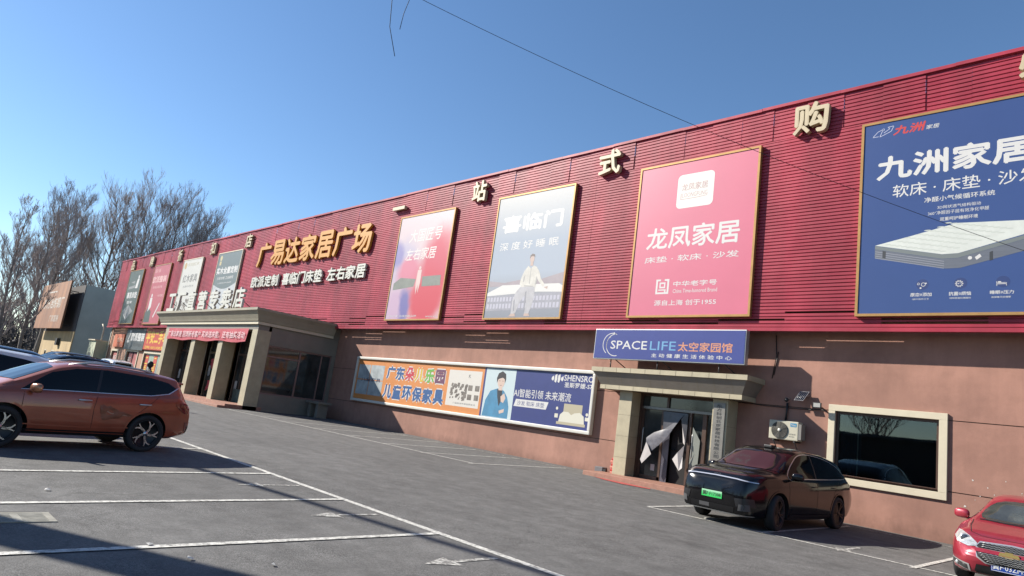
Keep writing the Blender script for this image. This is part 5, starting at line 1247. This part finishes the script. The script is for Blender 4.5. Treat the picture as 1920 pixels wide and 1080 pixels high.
# ---- black large crossover, front three-quarter view
BP = mat("black_paint", (0.004, 0.004, 0.005), 0.14, 0.0, coat=0.3, spec=0.3)
L = 4.95
spec = dict(L=L, W=1.97, clear=.22, wheel_r=.37, axles=(-1.46, 1.48), paint=BP, roof_w=.70, tail_w=.84, nose_w=.74, nose_bulge=.05, sig=.05,
    top=[(-2.475, .98), (-2.42, 1.12), (-2.25, 1.34), (-1.85, 1.56), (-1.0, 1.70), (-.2, 1.735), (.25, 1.70), (.55, 1.61), (1.28, 1.24), (1.48, 1.17), (2.05, 1.135), (2.36, 1.09), (2.475, .99)],
    belt=[(-2.475, .93), (-2.2, 1.12), (-1.4, 1.12), (0, 1.08), (1.15, 1.08), (1.5, 1.085), (2.05, 1.07), (2.36, 1.02), (2.475, .93)])
c = Car("black_crossover", "glossy black crossover with a green number plate parked beside the entrance", "car", -7.38, -3.40, R(-92.8), spec)
DLO = curve2([(1.02, 1.10), (.2, 1.115), (-.8, 1.135), (-1.75, 1.165), (-1.98, 1.20), (-1.70, 1.40), (-1.2, 1.545), (-.5, 1.62), (.05, 1.615), (.45, 1.50)], 5)
for sg in (1, -1):
    tr = c.patch("window_trim", CHROME, grow(DLO, .018), 'y', sg, .005)
    w_ = c.patch("side_window", mat("tinted_glass", (0.005, 0.006, 0.007), 0.05, spec=0.1), DLO, 'y', sg, .009)
    b = c.seam([(-.28, 1.13), (-.32, 1.6)], 'y', sg, .05); b.build("door_pillar", BLACK, w_).location = (0, .008 * sg, 0)
    b = c.seam([(-.28, 1.1), (-.26, .4)], 'y', sg); b.add(*(lambda m: (m.v, m.f))(c.seam([(1.05, 1.05), (1.06, .7), (.98, .4)], 'y', sg))); b.add(*(lambda m: (m.v, m.f))(c.seam([(-1.5, 1.12), (-1.2, .85), (-1.0, .4)], 'y', sg))); b.build("door_seam", SEAM, c.root)
    for hx in (-.12, -1.15):
        p0, p1 = c.hit((hx + .12, .95), 'y', sg), c.hit((hx - .12, .95), 'y', sg); b = MB(); o_ = Vector((0, sg * .012, 0)); b.tube([p0 + o_, p1 + o_], .012, 8); b.build("door_handle", BP, c.root)
    c.patch("sill_cladding", BLACK, [(1.0, .34), (1.0, .225), (-1.0, .225), (-1.0, .34)], 'y', sg, .012)
    b = MB(); p = c.hit((sg * .72, .50), 'x', 1); 
    c.patch("headlight", mat("smoked_lamp", (0.012, 0.012, 0.014), 0.35, 0.0), [(sg * .52, .60), (sg * .82, .62), (sg * .84, .46), (sg * .56, .44)], 'x', 1, .01)
    b = MB()
    for ax_ in (-1.46, 1.48):
        q_ = c.seam([(ax_ + .445 * math.cos(R(a_)), .37 + .445 * math.sin(R(a_))) for a_ in range(8, 173, 6)], 'y', sg, .03); b.add([Vector(v_) + Vector((0, .006 * sg, 0)) for v_ in q_.v], q_.f, 0, True)
    b.build("arch_lip", BP, c.root)
    c.patch("air_curtain", mat("intake_grey", (0.06, 0.06, 0.063), 0.5), [(sg * .60, .36), (sg * .78, .37), (sg * .78, .50), (sg * .62, .49)], 'x', 1, .012)
    c.patch("tail_lamp", REDLAMP, [(-2.2, 1.06), (-2.42, 1.04), (-2.42, .98), (-2.2, 1.0)], 'y', sg, .008)
c.patch("windshield", mat("windshield_glass", (0.009, 0.007, 0.010), 0.04, spec=0.3), curve2([(1.25, -.80), (1.30, -.4), (1.32, 0), (1.30, .4), (1.25, .80), (.66, .655), (.56, .35), (.53, 0), (.56, -.35), (.66, -.655)], 4), 'z', 1, .008)
c.patch("rear_window", CGLASS, [(-.5, 1.12), (.5, 1.12), (.5, 1.4), (-.5, 1.4)], 'x', -1, .01)
LB = [(a, b + .125) for a, b in ((-.84, .815), (-.5, .845), (0, .855), (.5, .845), (.84, .815), (.84, .835), (.5, .866), (0, .877), (-.5, .866), (-.84, .835))]
c.patch("light_bar", mat("light_bar", (0.42, 0.44, 0.5), 0.15, 0.3), LB, 'x', 1, .012)
c.patch("lower_grille", mat("grille_black", (0.004, 0.004, 0.005), 0.35), [(-.50, .30), (.50, .30), (.52, .42), (-.52, .42)], 'x', 1, .01)
c.patch("radar_panel", MATS["intake_grey"], [(-.30, .33), (-.06, .33), (-.06, .41), (-.30, .41)], 'x', 1, .016)
c.patch("air_dam", SILVERF, [(-.80, .262), (.80, .262), (.80, .285), (-.80, .285)], 'x', 1, .014)
b = MB(); p = c.hit((0, 1.03), 'x', 1); text(b, "LIXIANG", -.075, 1.02, .075, 1.04, 0, .02, T=lambda u_, v_, d_: (p.x + .006, u_, v_)); b.build("badge", CHROME, c.root)
b = MB(); b.bbox(.10, .30, -.10, .10, 1.695, 1.765, .02); b.build("roof_sensor", BLACK, c.root)
c.plate("冀F·F17308", 2.4, .60, grad_mat("green_plate", [(0.0, S(40, 205, 90)), (0.55, S(90, 222, 130)), (1.0, S(190, 236, 200))], lo=.53, hi=.67), mat("plate_ink", (0.02, 0.03, 0.02), 0.5), w=.48)
c.mirror(.92, 1.12, BP)
c.wheels("five", 8, mat("rim_graphite", (0.010, 0.010, 0.011), 0.35, 0.5))

# ---- red saloon, cut by the right edge
RP = mat("red_paint", (0.27, 0.020, 0.034), 0.36, 0.2, var=0.18, vscale=2.5, coat=0.7)
L = 4.86
spec = dict(L=L, W=1.855, clear=.20, wheel_r=.335, axles=(-1.36, 1.38), paint=RP, roof_w=.68, tail_w=.80, nose_w=.66, nose_bulge=.10, sig=.05,
    top=[(-2.43, .98), (-2.3, 1.08), (-1.75, 1.12), (-.95, 1.40), (-.3, 1.455), (.2, 1.42), (.45, 1.34), (1.22, 1.02), (1.42, .96), (2.0, .87), (2.28, .77), (2.43, .64)],
    belt=[(-2.43, .90), (-1.8, 1.02), (-.5, .98), (1.1, .93), (1.42, .90), (2.0, .79), (2.28, .68), (2.43, .56)])
c = Car("red_saloon", "red saloon with split mesh grille and gold badge, cut by the right edge", "car", -2.24, -4.05, R(-89.5), spec)
DLO = [(1.0, .97), (0, 1.0), (-1.2, 1.04), (-1.5, 1.08), (-1.0, 1.30), (-.4, 1.37), (.1, 1.35), (.4, 1.28)]
for sg in (1, -1):
    tr = c.patch("window_trim", CHROME, grow(DLO, .015), 'y', sg, .005); c.patch("side_window", CGLASS, DLO, 'y', sg, .009)
    b = c.seam([(-.15, .95), (-.15, .35)], 'y', sg); b.add(*(lambda m: (m.v, m.f))(c.seam([(1.02, .92), (1.0, .35)], 'y', sg))); b.build("door_seam", SEAM, c.root)
    for hx in (.02, -1.0):
        p0, p1 = c.hit((hx + .1, .84), 'y', sg), c.hit((hx - .1, .84), 'y', sg); b = MB(); o_ = Vector((0, sg * .03, 0)); b.tube([p0, p0 + o_, p1 + o_, p1], .013, 8); b.build("door_handle", CHROME, c.root)
    hl = c.patch("headlight", LAMPG, [(sg * a, zz) for a, zz in ((.42, .655), (.44, .70), (.56, .775), (.70, .825), (.775, .83), (.79, .74), (.72, .67), (.55, .635))], 'x', 1, .010)
    p = c.hit((sg * .62, .735), 'x', 1); MM = Matrix.Translation((p.x + .012, sg * .62, .735)) @ Matrix.Rotation(R(90), 4, 'Y') @ Matrix.Rotation(R(20 * sg), 4, 'X')
    b = MB(); b.lathe([(0, .012), (.04, .01), (.05, .0)], 20, MM, 0); b.lathe([(.05, .008), (.066, .008), (.066, -.01)], 20, MM, 1); b.build("lens", [mat("lens_dark", (0.08, 0.085, 0.1), 0.05, 0.3, coat=1), CHROME], hl)
    fg = c.patch("fog_lamp", CHROME, [(sg * a, zz) for a, zz in ((.50, .275), (.52, .38), (.80, .43), (.83, .34))], 'x', 1, .009)
    ff = c.patch("fog_recess", mat("fog_black", (0.03, 0.03, 0.03), 0.4), [(sg * a, zz) for a, zz in ((.53, .295), (.545, .365), (.785, .41), (.805, .345))], 'x', 1, .013, parent=fg)
    p = c.hit((sg * .70, .355), 'x', 1); MM = Matrix.Translation((p.x + .016, sg * .70, .355)) @ Matrix.Rotation(R(90), 4, 'Y'); b = MB(); b.lathe([(0, .012), (.03, .01), (.036, -.01)], 18, MM); b.build("fog_lens", LAMPG, fg)
c.patch("windshield", mat("clear_windshield", (0.055, 0.062, 0.056), 0.05, spec=0.8, var=0.35, vscale=2.2), curve2([(1.19, -.60), (1.25, 0), (1.19, .60), (.53, .50), (.42, 0), (.53, -.50)], 4), 'z', 1, .008)
c.patch("wiper_cowl", BLACK, [(1.28, -.62), (1.33, 0), (1.28, .62), (1.24, .62), (1.285, 0), (1.24, -.62)], 'z', 1, .009)
GM = mat("mesh_grille", (0.02, 0.02, 0.02), 0.4)
gsh = [("upper_grille", [(-.40, .705), (0, .725), (.40, .705), (.43, .655), (.40, .635), (0, .64), (-.40, .635), (-.43, .655)]), ("lower_grille", [(-.425, .585), (0, .575), (.425, .585), (.40, .52), (.30, .455), (0, .435), (-.30, .455), (-.40, .52)])]
for nm, ol in gsh:
    g_ = c.patch(nm, CHROME, grow(ol, .022), 'x', 1, .012); c.patch("mesh", GM, ol, 'x', 1, .018, parent=g_)
    b = MB(); z0_, z1_ = min(p[1] for p in ol), max(p[1] for p in ol)
    zz = z0_ + .02
    while zz < z1_ - .012:
        wv = .36 if nm == "upper_grille" else .26 + (zz - z0_) * 1.0
        pts = [c.hit((a * wv / 12, zz + (.006 if a % 2 else -.006)), 'x', 1) + Vector((.02, 0, 0)) for a in range(-12, 13)]; pts = [q_ + Vector((.012, 0, .016)) for q_ in pts]; b.tube(pts, .0035, 4); zz += .026
    b.build("mesh_wire", SILVERF, g_)
b = c.seam([(-.44, .61), (0, .608), (.44, .61)], 'x', 1, .05); b.build("grille_bar", RP, c.root).location = (.024, 0, .008)
p = c.hit((0, .61), 'x', 1)
b = MB(); bt = [(-.135, .582), (-.05, .582), (-.05, .565), (.05, .565), (.05, .582), (.135, .582), (.115, .638), (.05, .638), (.05, .655), (-.05, .655), (-.05, .638), (-.115, .638)]
b.add([(p.x + .04, a, zz) for a, zz in bt] + [(p.x + .015, a, zz) for a, zz in bt], [tuple(range(12))] + [(i, i + 12, (i + 1) % 12 + 12, (i + 1) % 12) for i in range(12)]); b.build("badge", mat("gold_badge", S(206, 184, 116), 0.3, 0.5), c.root)
c.patch("lower_intake", mat("intake_black", (0.008, 0.008, 0.008), 0.5), [(-.46, .255), (.46, .255), (.42, .40), (-.42, .40)], 'x', 1, .010)
c.patch("chin_lip", BLACK, [(-.72, .205), (.72, .205), (.70, .235), (-.70, .235)], 'x', 1, .012)
c.plate("冀F·03ZM9", 2.4, .425, MATS["blue_plate"], mat("plate_white", S(236, 238, 240), 0.5), w=.46, h=.145, border=True)
c.mirror(.78, 1.0, RP)
c.seam([(1.3, .70), (1.7, .66), (2.08, .58), (2.2, .42), (2.22, 0), (2.2, -.42), (2.08, -.58), (1.7, -.66), (1.3, -.70)], 'z', 1, .012).build("bonnet_seam", SEAM, c.root)
c.wheels("five", 0)

# ---- further cars of the left row, behind the orange one
suv("white_crossover", "white crossover with dark windows just behind the orange one", -19.6, -17.9, R(-86), paint("white_car_paint", (0.62, 0.63, 0.64), 0.0, 0.3), "cars of the left row behind the orange one", L=4.6, W=1.84, H=1.66, rails=None, style="five")
suv("dark_crossover", "dark blue black crossover, second behind the orange one", -23.2, -17.4, R(-90), paint("dark_car_paint", (0.018, 0.02, 0.03), 0.3, 0.2), "cars of the left row behind the orange one", L=4.7, W=1.88, H=1.72, rails=None, style="five")
suv("silver_crossover", "silver white crossover with the tallest roof, third behind the orange one", -26.6, -17.9, R(-90), paint("silver_car_paint", (0.5, 0.5, 0.52), 0.4, 0.3), "cars of the left row behind the orange one", L=4.8, W=1.9, H=1.80, rails=DARKM, style="five")
suv("dark_crossover", "dark crossover far down the left row in front of the grey building", -38.5, -12.0, R(-75), MATS["dark_car_paint"], "cars of the left row behind the orange one", H=1.62, rails=DARKM, style="five")
suv("grey_crossover", "grey crossover near the foot of the grey building", -50.0, -10.0, R(-80), paint("grey_car_paint", (0.10, 0.10, 0.105), 0.4, 0.3), "cars of the left row behind the orange one", H=1.7, rails=None, style="five")
suv("white_crossover", "white crossover with black window facing the shops beside the red and yellow sign", -52.0, -6.6, R(185), MATS["white_car_paint"], None, H=1.62, rails=None, style="five")

# ------------------------------------------------------------------ person standing behind the orange car
pr = thing("person", "person with black hair in dark clothes standing behind the orange car", "person", (-30.5, -10.6, GZ(-30.5, -10.6)))
def skin_fig(px, py, pz, face):
    V = [(0, 0, .95), (0, 0, 1.15), (0, 0, 1.38), (0, 0, 1.48), (0, 0, 1.60), (.19, 0, 1.40), (.25, .02, 1.12), (.24, .08, .88), (-.19, 0, 1.40), (-.25, .02, 1.12), (-.24, .08, .88), (.10, 0, .88), (.11, .02, .48), (.11, 0, .08), (.12, .14, .04), (-.10, 0, .88), (-.11, .02, .48), (-.11, 0, .08), (-.12, .14, .04)]
    E_ = [(0, 1), (1, 2), (2, 3), (3, 4), (2, 5), (5, 6), (6, 7), (2, 8), (8, 9), (9, 10), (0, 11), (11, 12), (12, 13), (13, 14), (0, 15), (15, 16), (16, 17), (17, 18)]
    Rr = [.15, .14, .15, .06, .10, .07, .05, .04, .07, .05, .04, .09, .065, .05, .04, .09, .065, .05, .04]
    me = bpy.data.meshes.new("body"); me.from_pydata(V, E_, []); o = bpy.data.objects.new("body_raw", me); COL.objects.link(o)
    md = o.modifiers.new("s", 'SKIN'); md.use_smooth_shade = True
    for v, r_ in zip(me.skin_vertices[0].data, Rr): v.radius = (r_, r_ * .8)
    me.skin_vertices[0].data[0].use_root = True
    o.modifiers.new("d", 'SUBSURF').levels = 1
    ev = bpy.data.meshes.new_from_object(o.evaluated_get(bpy.context.evaluated_depsgraph_get())); bpy.data.objects.remove(o)
    return ev
ev = skin_fig(0, 0, 0, 0); ev.materials.clear(); ev.materials.append(mat("dark_clothes", (0.02, 0.02, 0.025), 0.8))
o = bpy.data.objects.new("body", ev); COL.objects.link(o); o.parent = pr
b = MB(); b.lathe([(0, .15), (.07, .135), (.115, .07), (.125, 0), (.105, -.08), (.06, -.11)], 16, Matrix.Translation((0, -.01, 1.66)));
o = b.build("hair", mat("black_hair", (0.008, 0.008, 0.008), 0.6), None); o.parent = pr

# ------------------------------------------------------------------ grey building with the tan billboard at the far left
GREYB = mat("grey_building_wall", (0.40, 0.41, 0.36), 0.9, var=0.08, vscale=0.5)
gb = thing("grey_building", "grey sided building with a sunlit tan front and a tan billboard at the far left", "building", (-107, 4, 0))
b = MB(); b.box(-116, -97.9, 0.01, 14, 0, 10.5); b.build("wall", GREYB, gb)
b = MB(); b.box(-116.1, -97.8, -.12, 0, 0, 4.55); b.build("front_wall", mat("tan_front", S(206, 178, 130), 0.8, var=0.25, vscale=.6, aniso=(1, 1, .3)), gb)
b = MB(); b.box(-116.05, -97.85, -.06, 0, 4.55, 10.5); b.build("upper_wall", mat("dark_upper", (0.05, 0.045, 0.045), 0.8), gb)
for xx, w_ in ((-112.2, .7), (-108.0, 1.4), (-103.2, 1.0)):
    b = MB(); b.box(xx, xx + w_ * 1.6, -.14, -.121, .3, 2.0); o = b.build("window", TRIM, gb); b = MB(); b.box(xx + .15, xx + w_ * 1.6 - .15, -.16, -.141, .4, 1.85); b.build("pane", GLASS, o)
b = MB(); b.box(-105.2, -104.2, -.5, -.121, 2.7, 3.6); b.build("wall_fan", DARKM, gb)
t = thing("roof_billboard", "weathered tan billboard with white characters fixed before the grey building", "billboard", (-109, -1.2, 4.7))
b = MB(); b.box(-117.0, -100.0, -1.3, -1.1, 4.75, 10.9); b.build("board", mat("tan_board", S(188, 132, 92), 0.7, col2=S(132, 90, 66), vscale=.5, aniso=(1, 1, .25)), t)
b = MB(); text(b, "东方冶炼钢厂", -113.5, 7.4, -101.5, 8.9, -1.31, .03); text(b, "厂家直销", -108, 5.6, -102.5, 6.5, -1.31, .01); text(b, "——", -112.0, 9.6, -107, 9.8, -1.31, .02); b.build("lettering", mat("faded_white", S(216, 204, 190), 0.7), t)
b = MB()
for xx in (-116, -112, -108, -104, -101): b.box(xx - .06, xx + .06, -1.09, -.07, 5.2, 5.3); b.box(xx - .06, xx + .06, -1.09, -.07, 9.6, 9.7)
b.build("support", DARKM, t)
t = thing("pale_hut", "small pale green hut against the left end of the store", "hut", (-83, -.5, 0))
b = MB(); b.box(-84.2, -81.45, -1.2, 3, -0.2, 3.5); b.build("wall", mat("pale_green", S(204, 208, 178), 0.8, var=0.08), t)
b = MB(); b.box(-84.3, -81.44, -1.35, 3.1, 3.5, 3.62); b.build("roof", TRIM, t)
b = MB(); b.box(-83.6, -82.6, -1.22, -1.201, .2, 2.2); b.build("door", mat("hut_door", S(70, 78, 76), 0.6), t)
b = MB(); b.tube([(-81.6, -.75, -.3), (-81.6, -.75, 4.9), (-81.9, -.9, 5.3)], .07, 8); b.tube([(-80.9, -.12, -.3), (-80.9, -.12, 5.0)], .06, 8)
single(b, "drainpipe", TRIM, "pair of pale drainpipes at the left end of the store", "pipe", (-81.3, -.4, 0))
r5 = random.Random(21); b = MB()
for i in range(700):
    yy = r5.uniform(-75, 60); xx = -175 + r5.uniform(-14, 14); hh = r5.uniform(5, 10.5) + 2 * math.sin(yy * .13)
    p = Vector((xx, yy, -1)); q = [p]
    for k in range(4): q.append(q[-1] + Vector((r5.uniform(-.5, .5), r5.uniform(-.7, .7), hh / 4)))
    b.tube(q, [.22, .2, .16, .1, .04], 3, 0, False)
    for k in range(16):
        a_ = q[1].lerp(q[4], r5.random()); b.tube([a_, a_ + Vector((r5.uniform(-1.3, 1.3), r5.uniform(-1.7, 1.7), r5.uniform(.3, 2.0)))], [.12, .04], 3, 0, False)
for k in range(60):
    ya, yb_ = -75 + k * 2.3, -75 + (k + 1) * 2.3; h0, h1 = 4.2 + 1.6 * math.sin(k * .7) + .7 * math.sin(k * 2.9), 4.2 + 1.6 * math.sin(k * .7 + .7) + .7 * math.sin(k * 2.9 + 2.9)
    b.add([(-170, ya, -1), (-170, yb_, -1), (-170, yb_, h1), (-170, ya, h0), (-176, ya, -1), (-176, yb_, -1), (-176, yb_, h1), (-176, ya, h0)], [(0, 1, 2, 3), (3, 2, 6, 7), (5, 4, 7, 6)])
tag(b.build("distant_wood", mat("distant_twigs", (0.10, 0.092, 0.09), 0.9, var=.2, vscale=.2)), kind="stuff")
t = thing("distant_shed", "dim grey shed far behind the bare trees at the left edge", "shed", (-150, -12, 0))
b = MB(); b.box(-160, -150, -46, -1, 0, 8.0); b.build("wall", mat("shed_wall", S(96, 104, 106), 0.9, var=0.1, vscale=.3), t)
b = MB(); b.add([(-161, -47, 8), (-149, -47, 8), (-149, 0, 8), (-161, 0, 8), (-155, -47, 9.6), (-155, 0, 9.6)], [(1, 2, 5, 4), (0, 4, 5, 3), (0, 1, 4), (2, 3, 5)]); b.build("roof", mat("shed_roof", S(80, 86, 90), 0.8), t)

# ------------------------------------------------------------------ bare winter trees
BARK = mat("bark", (0.17, 0.145, 0.125), 0.9, var=0.3, vscale=1.5)
TWIG = mat("twig", (0.27, 0.225, 0.21), 0.9)
def make_tree(seed, H, spread, dens):
    r_ = random.Random(seed); tr = MB(); br = MB()
    n = 12; pts = []; x = y = 0.0
    for i in range(n + 1):
        z = H * .92 * i / n; pts.append((x, y, z)); x += r_.uniform(-.16, .16); y += r_.uniform(-.16, .16)
    rad = [0.019 * H * (1 - i / n) ** .9 * .55 + .02 for i in range(n + 1)]
    tr.tube(pts, rad, 7)
    def branch(p, d, L_, rd, lev):
        k = 4 if lev < 2 else 3; q = [Vector(p)]; dd = Vector(d).normalized()
        for i in range(k):
            dd = (dd + Vector((r_.uniform(-.18, .18), r_.uniform(-.18, .18), r_.uniform(-.02, .20)))).normalized(); q.append(q[-1] + dd * L_ / k)
        br.tube(q, [max(.009, rd * (1 - .8 * i / k)) for i in range(k + 1)], 4 if lev == 1 else 3, 0, False)
        if lev >= 4: return
        m = {1: dens, 2: 5, 3: 5}[lev]
        for j in range(m):
            tt = r_.uniform(.22, 1.0); ii = min(k - 1, int(tt * k)); pp = q[ii].lerp(q[ii + 1], tt * k - ii)
            ax = Vector((r_.uniform(-1, 1), r_.uniform(-1, 1), r_.uniform(-.1, 1.0))).normalized()
            nd = (dd * .85 + ax * .65 + Vector((0, 0, .22))).normalized()
            branch(pp, nd, L_ * r_.uniform(.45, .72) * (1 - .25 * tt), rd * .5, lev + 1)
    nb = int(30 * spread ** .3)
    for b_ in range(nb):
        f_ = .16 + .80 * (b_ + r_.random()) / nb; i = min(n - 1, int(f_ * n)); p = Vector(pts[i]).lerp(Vector(pts[i + 1]), f_ * n - i)
        az = b_ * 2.4 + r_.uniform(-.5, .5); up = r_.uniform(.9, 1.7)
        branch(p, (math.cos(az), math.sin(az), up), H * spread * r_.uniform(.20, .34) * (1.15 - .62 * f_), rad[i] * .5 + .012, 1)
    return tr, br
protos = []
for sd, H_, sp_, de in ((11, 24, 1.05, 7), (12, 24, 1.3, 7), (13, 22, .66, 6)):
    tr, br = make_tree(sd, H_, sp_, de)
    t = thing("bare_tree", "bare winter tree", "tree", (0, 0, -200)); OFF[t.name] = (0, 0, 0)
    a = tr.build("trunk", BARK, t); b = br.build("crown", TWIG, t); protos.append((t, a, b, H_))
used = set()
def tree(k, x, y, h, rot, label, group="bare trees beyond the store"):
    t, a, b, H_ = protos[k]
    if k not in used: used.add(k); r_ = t
    else:
        r_ = t.copy(); COL.objects.link(r_)
        for ch in (a, b): c_ = ch.copy(); COL.objects.link(c_); c_.parent = r_
    s_ = h / H_; r_.location = (x, y, GZ(x, y) - .1); r_.scale = (s_, s_, s_); r_.rotation_euler = (0, 0, rot); r_["label"] = label; r_["group"] = group; r_.name = "bare_tree"
    return r_
tree(2, -90.0, -8.6, 18.4, .3, "slender bare tree cut by the left edge of the view")
tree(2, -96.0, -7.4, 15.5, 1.7, "thin bare tree just right of the leftmost one")
tree(2, -99.0, -4.9, 19.5, 2.6, "slim bare tree whose trunk rises left of the tan billboard")
tree(0, -122.0, 0.5, 25.0, .9, "bare tree directly behind the left edge of the tan billboard")
tree(0, -121.0, 6.8, 27.0, 2.2, "bare tree behind the right edge of the tan billboard")
tree(1, -120.0, 10.8, 28.5, .4, "wide bare tree behind the grey building")
tree(1, -118.0, 14.8, 28.0, 3.0, "broadest bare tree, just beyond the left end of the red parapet")
tree(0, -117.0, 18.2, 27.0, 4.9, "bare tree behind the first cream parapet letters")
tree(1, -115.0, 20.5, 23.5, 1.2, "bare tree behind the third cream parapet letter")
tree(2, -113.0, 25.5, 20.5, 3.6, "rightmost bare tree crown, peeping over the red parapet")
tree(0, -138.0, 3.0, 29.0, 5.0, "faint far bare tree above the tan billboard")
r4 = random.Random(9)
for i in range(9):
    tree(i % 3, -70 + i * 11 + r4.uniform(-2, 2), -64 + r4.uniform(-3, 3), r4.uniform(14, 19), r4.random() * 6, "bare tree across the lot behind the camera, mirrored in the window", "bare trees across the lot")
t = thing("opposite_hall", "long dim hall across the lot, mirrored in the windows", "building", (-20, -60, 0))
b = MB(); b.box(-80, 40, -75, -60, -1, 4.6); b.build("wall", mat("opposite_wall", S(92, 84, 78), 0.9, var=0.15, vscale=.3), t)
b = MB(); b.box(-80.5, 40.5, -75.5, -59.5, 4.6, 4.9); b.build("roof", GREYWALL, t)

# ------------------------------------------------------------------ wires, and the unseen column, pole and cable added for shadows
WIRE = mat("wire", (0.012, 0.012, 0.014), 0.6)
def sag_pts(a, b, s, n=24):
    a, b = Vector(a), Vector(b); return [a.lerp(b, i / n) - Vector((0, 0, s * 4 * (i / n) * (1 - i / n))) for i in range(n + 1)]
mx, my = -17.0, -23.1
t = thing("shadow_mast", "tall steel column unseen left of the camera, added to cast a shadow band", "shadow_mast", (mx, my, GZ(mx, my)))  # unseen; placed and sized for the shadow band on the near asphalt
b = MB(); b.tube([(mx, my, GZ(mx, my)), (mx, my, 14.1)], .40, 16); b.build("shaft", mat("mast_steel", S(120, 120, 118), 0.5, .3), t)
b = MB(); b.bbox(mx - .5, mx + .5, my - .5, my + .5, GZ(mx, my) - .1, GZ(mx, my) + .15, .03); b.build("base", GREYWALL, t)
b = MB(); b.tube(sag_pts((mx, my, 13.6), (1.5, -3.0, 4.4), 1.5, 48), .0045, 5)
single(b, "overhead_wire", WIRE, "thin black wire sloping across the sky and in front of the blue poster", "wire", (mx, my, 11.5))
b = MB(); b.tube([(-9.6, -15.06, 8.48), (-8.6, -15.35, 8.25), (-7.7, -15.6, 7.75), (-7.36, -15.62, 7.3), (-7.40, -15.56, 6.73), (-7.44, -15.50, 6.39), (-7.40, -15.37, 6.01)], .005, 5)
single(b, "hanging_wire", WIRE, "longer thin wire end dangling into the top of the sky", "wire", (-7.4, -15.5, 7.3))
b = MB(); b.tube([(-9.4, -14.84, 8.37), (-8.3, -15.2, 8.1), (-7.3, -15.42, 7.6), (-7.10, -15.45, 7.2), (-7.24, -15.40, 6.76), (-7.30, -15.41, 6.58), (-7.345, -15.40, 6.37)], .0045, 5)
single(b, "hanging_wire", WIRE, "shorter curved wire end dangling into the top of the sky", "wire", (-7.2, -15.4, 7.2))
px_, py_ = -28.0, -21.3
t = thing("added_pole", "utility pole unseen beyond the left edge, added to hold the cable", "pole", (px_, py_, GZ(px_, py_)))  # unseen; added only to carry the shadow-casting cable
b = MB(); b.tube([(px_, py_, GZ(px_, py_)), (px_, py_, 7.8)], [.15, .11], 12); b.build("shaft", GREYWALL, t)
b = MB(); b.tube(sag_pts((px_, py_, 7.5), (mx, my, 13.9), .0, 8), .085, 8)  # unseen; course and thickness chosen for the shadow line across the lot
single(b, "shadow_cable", WIRE, "thick black cable bundle, unseen, added to cast a shadow line on the asphalt", "cable", (px_, py_, 7.5))
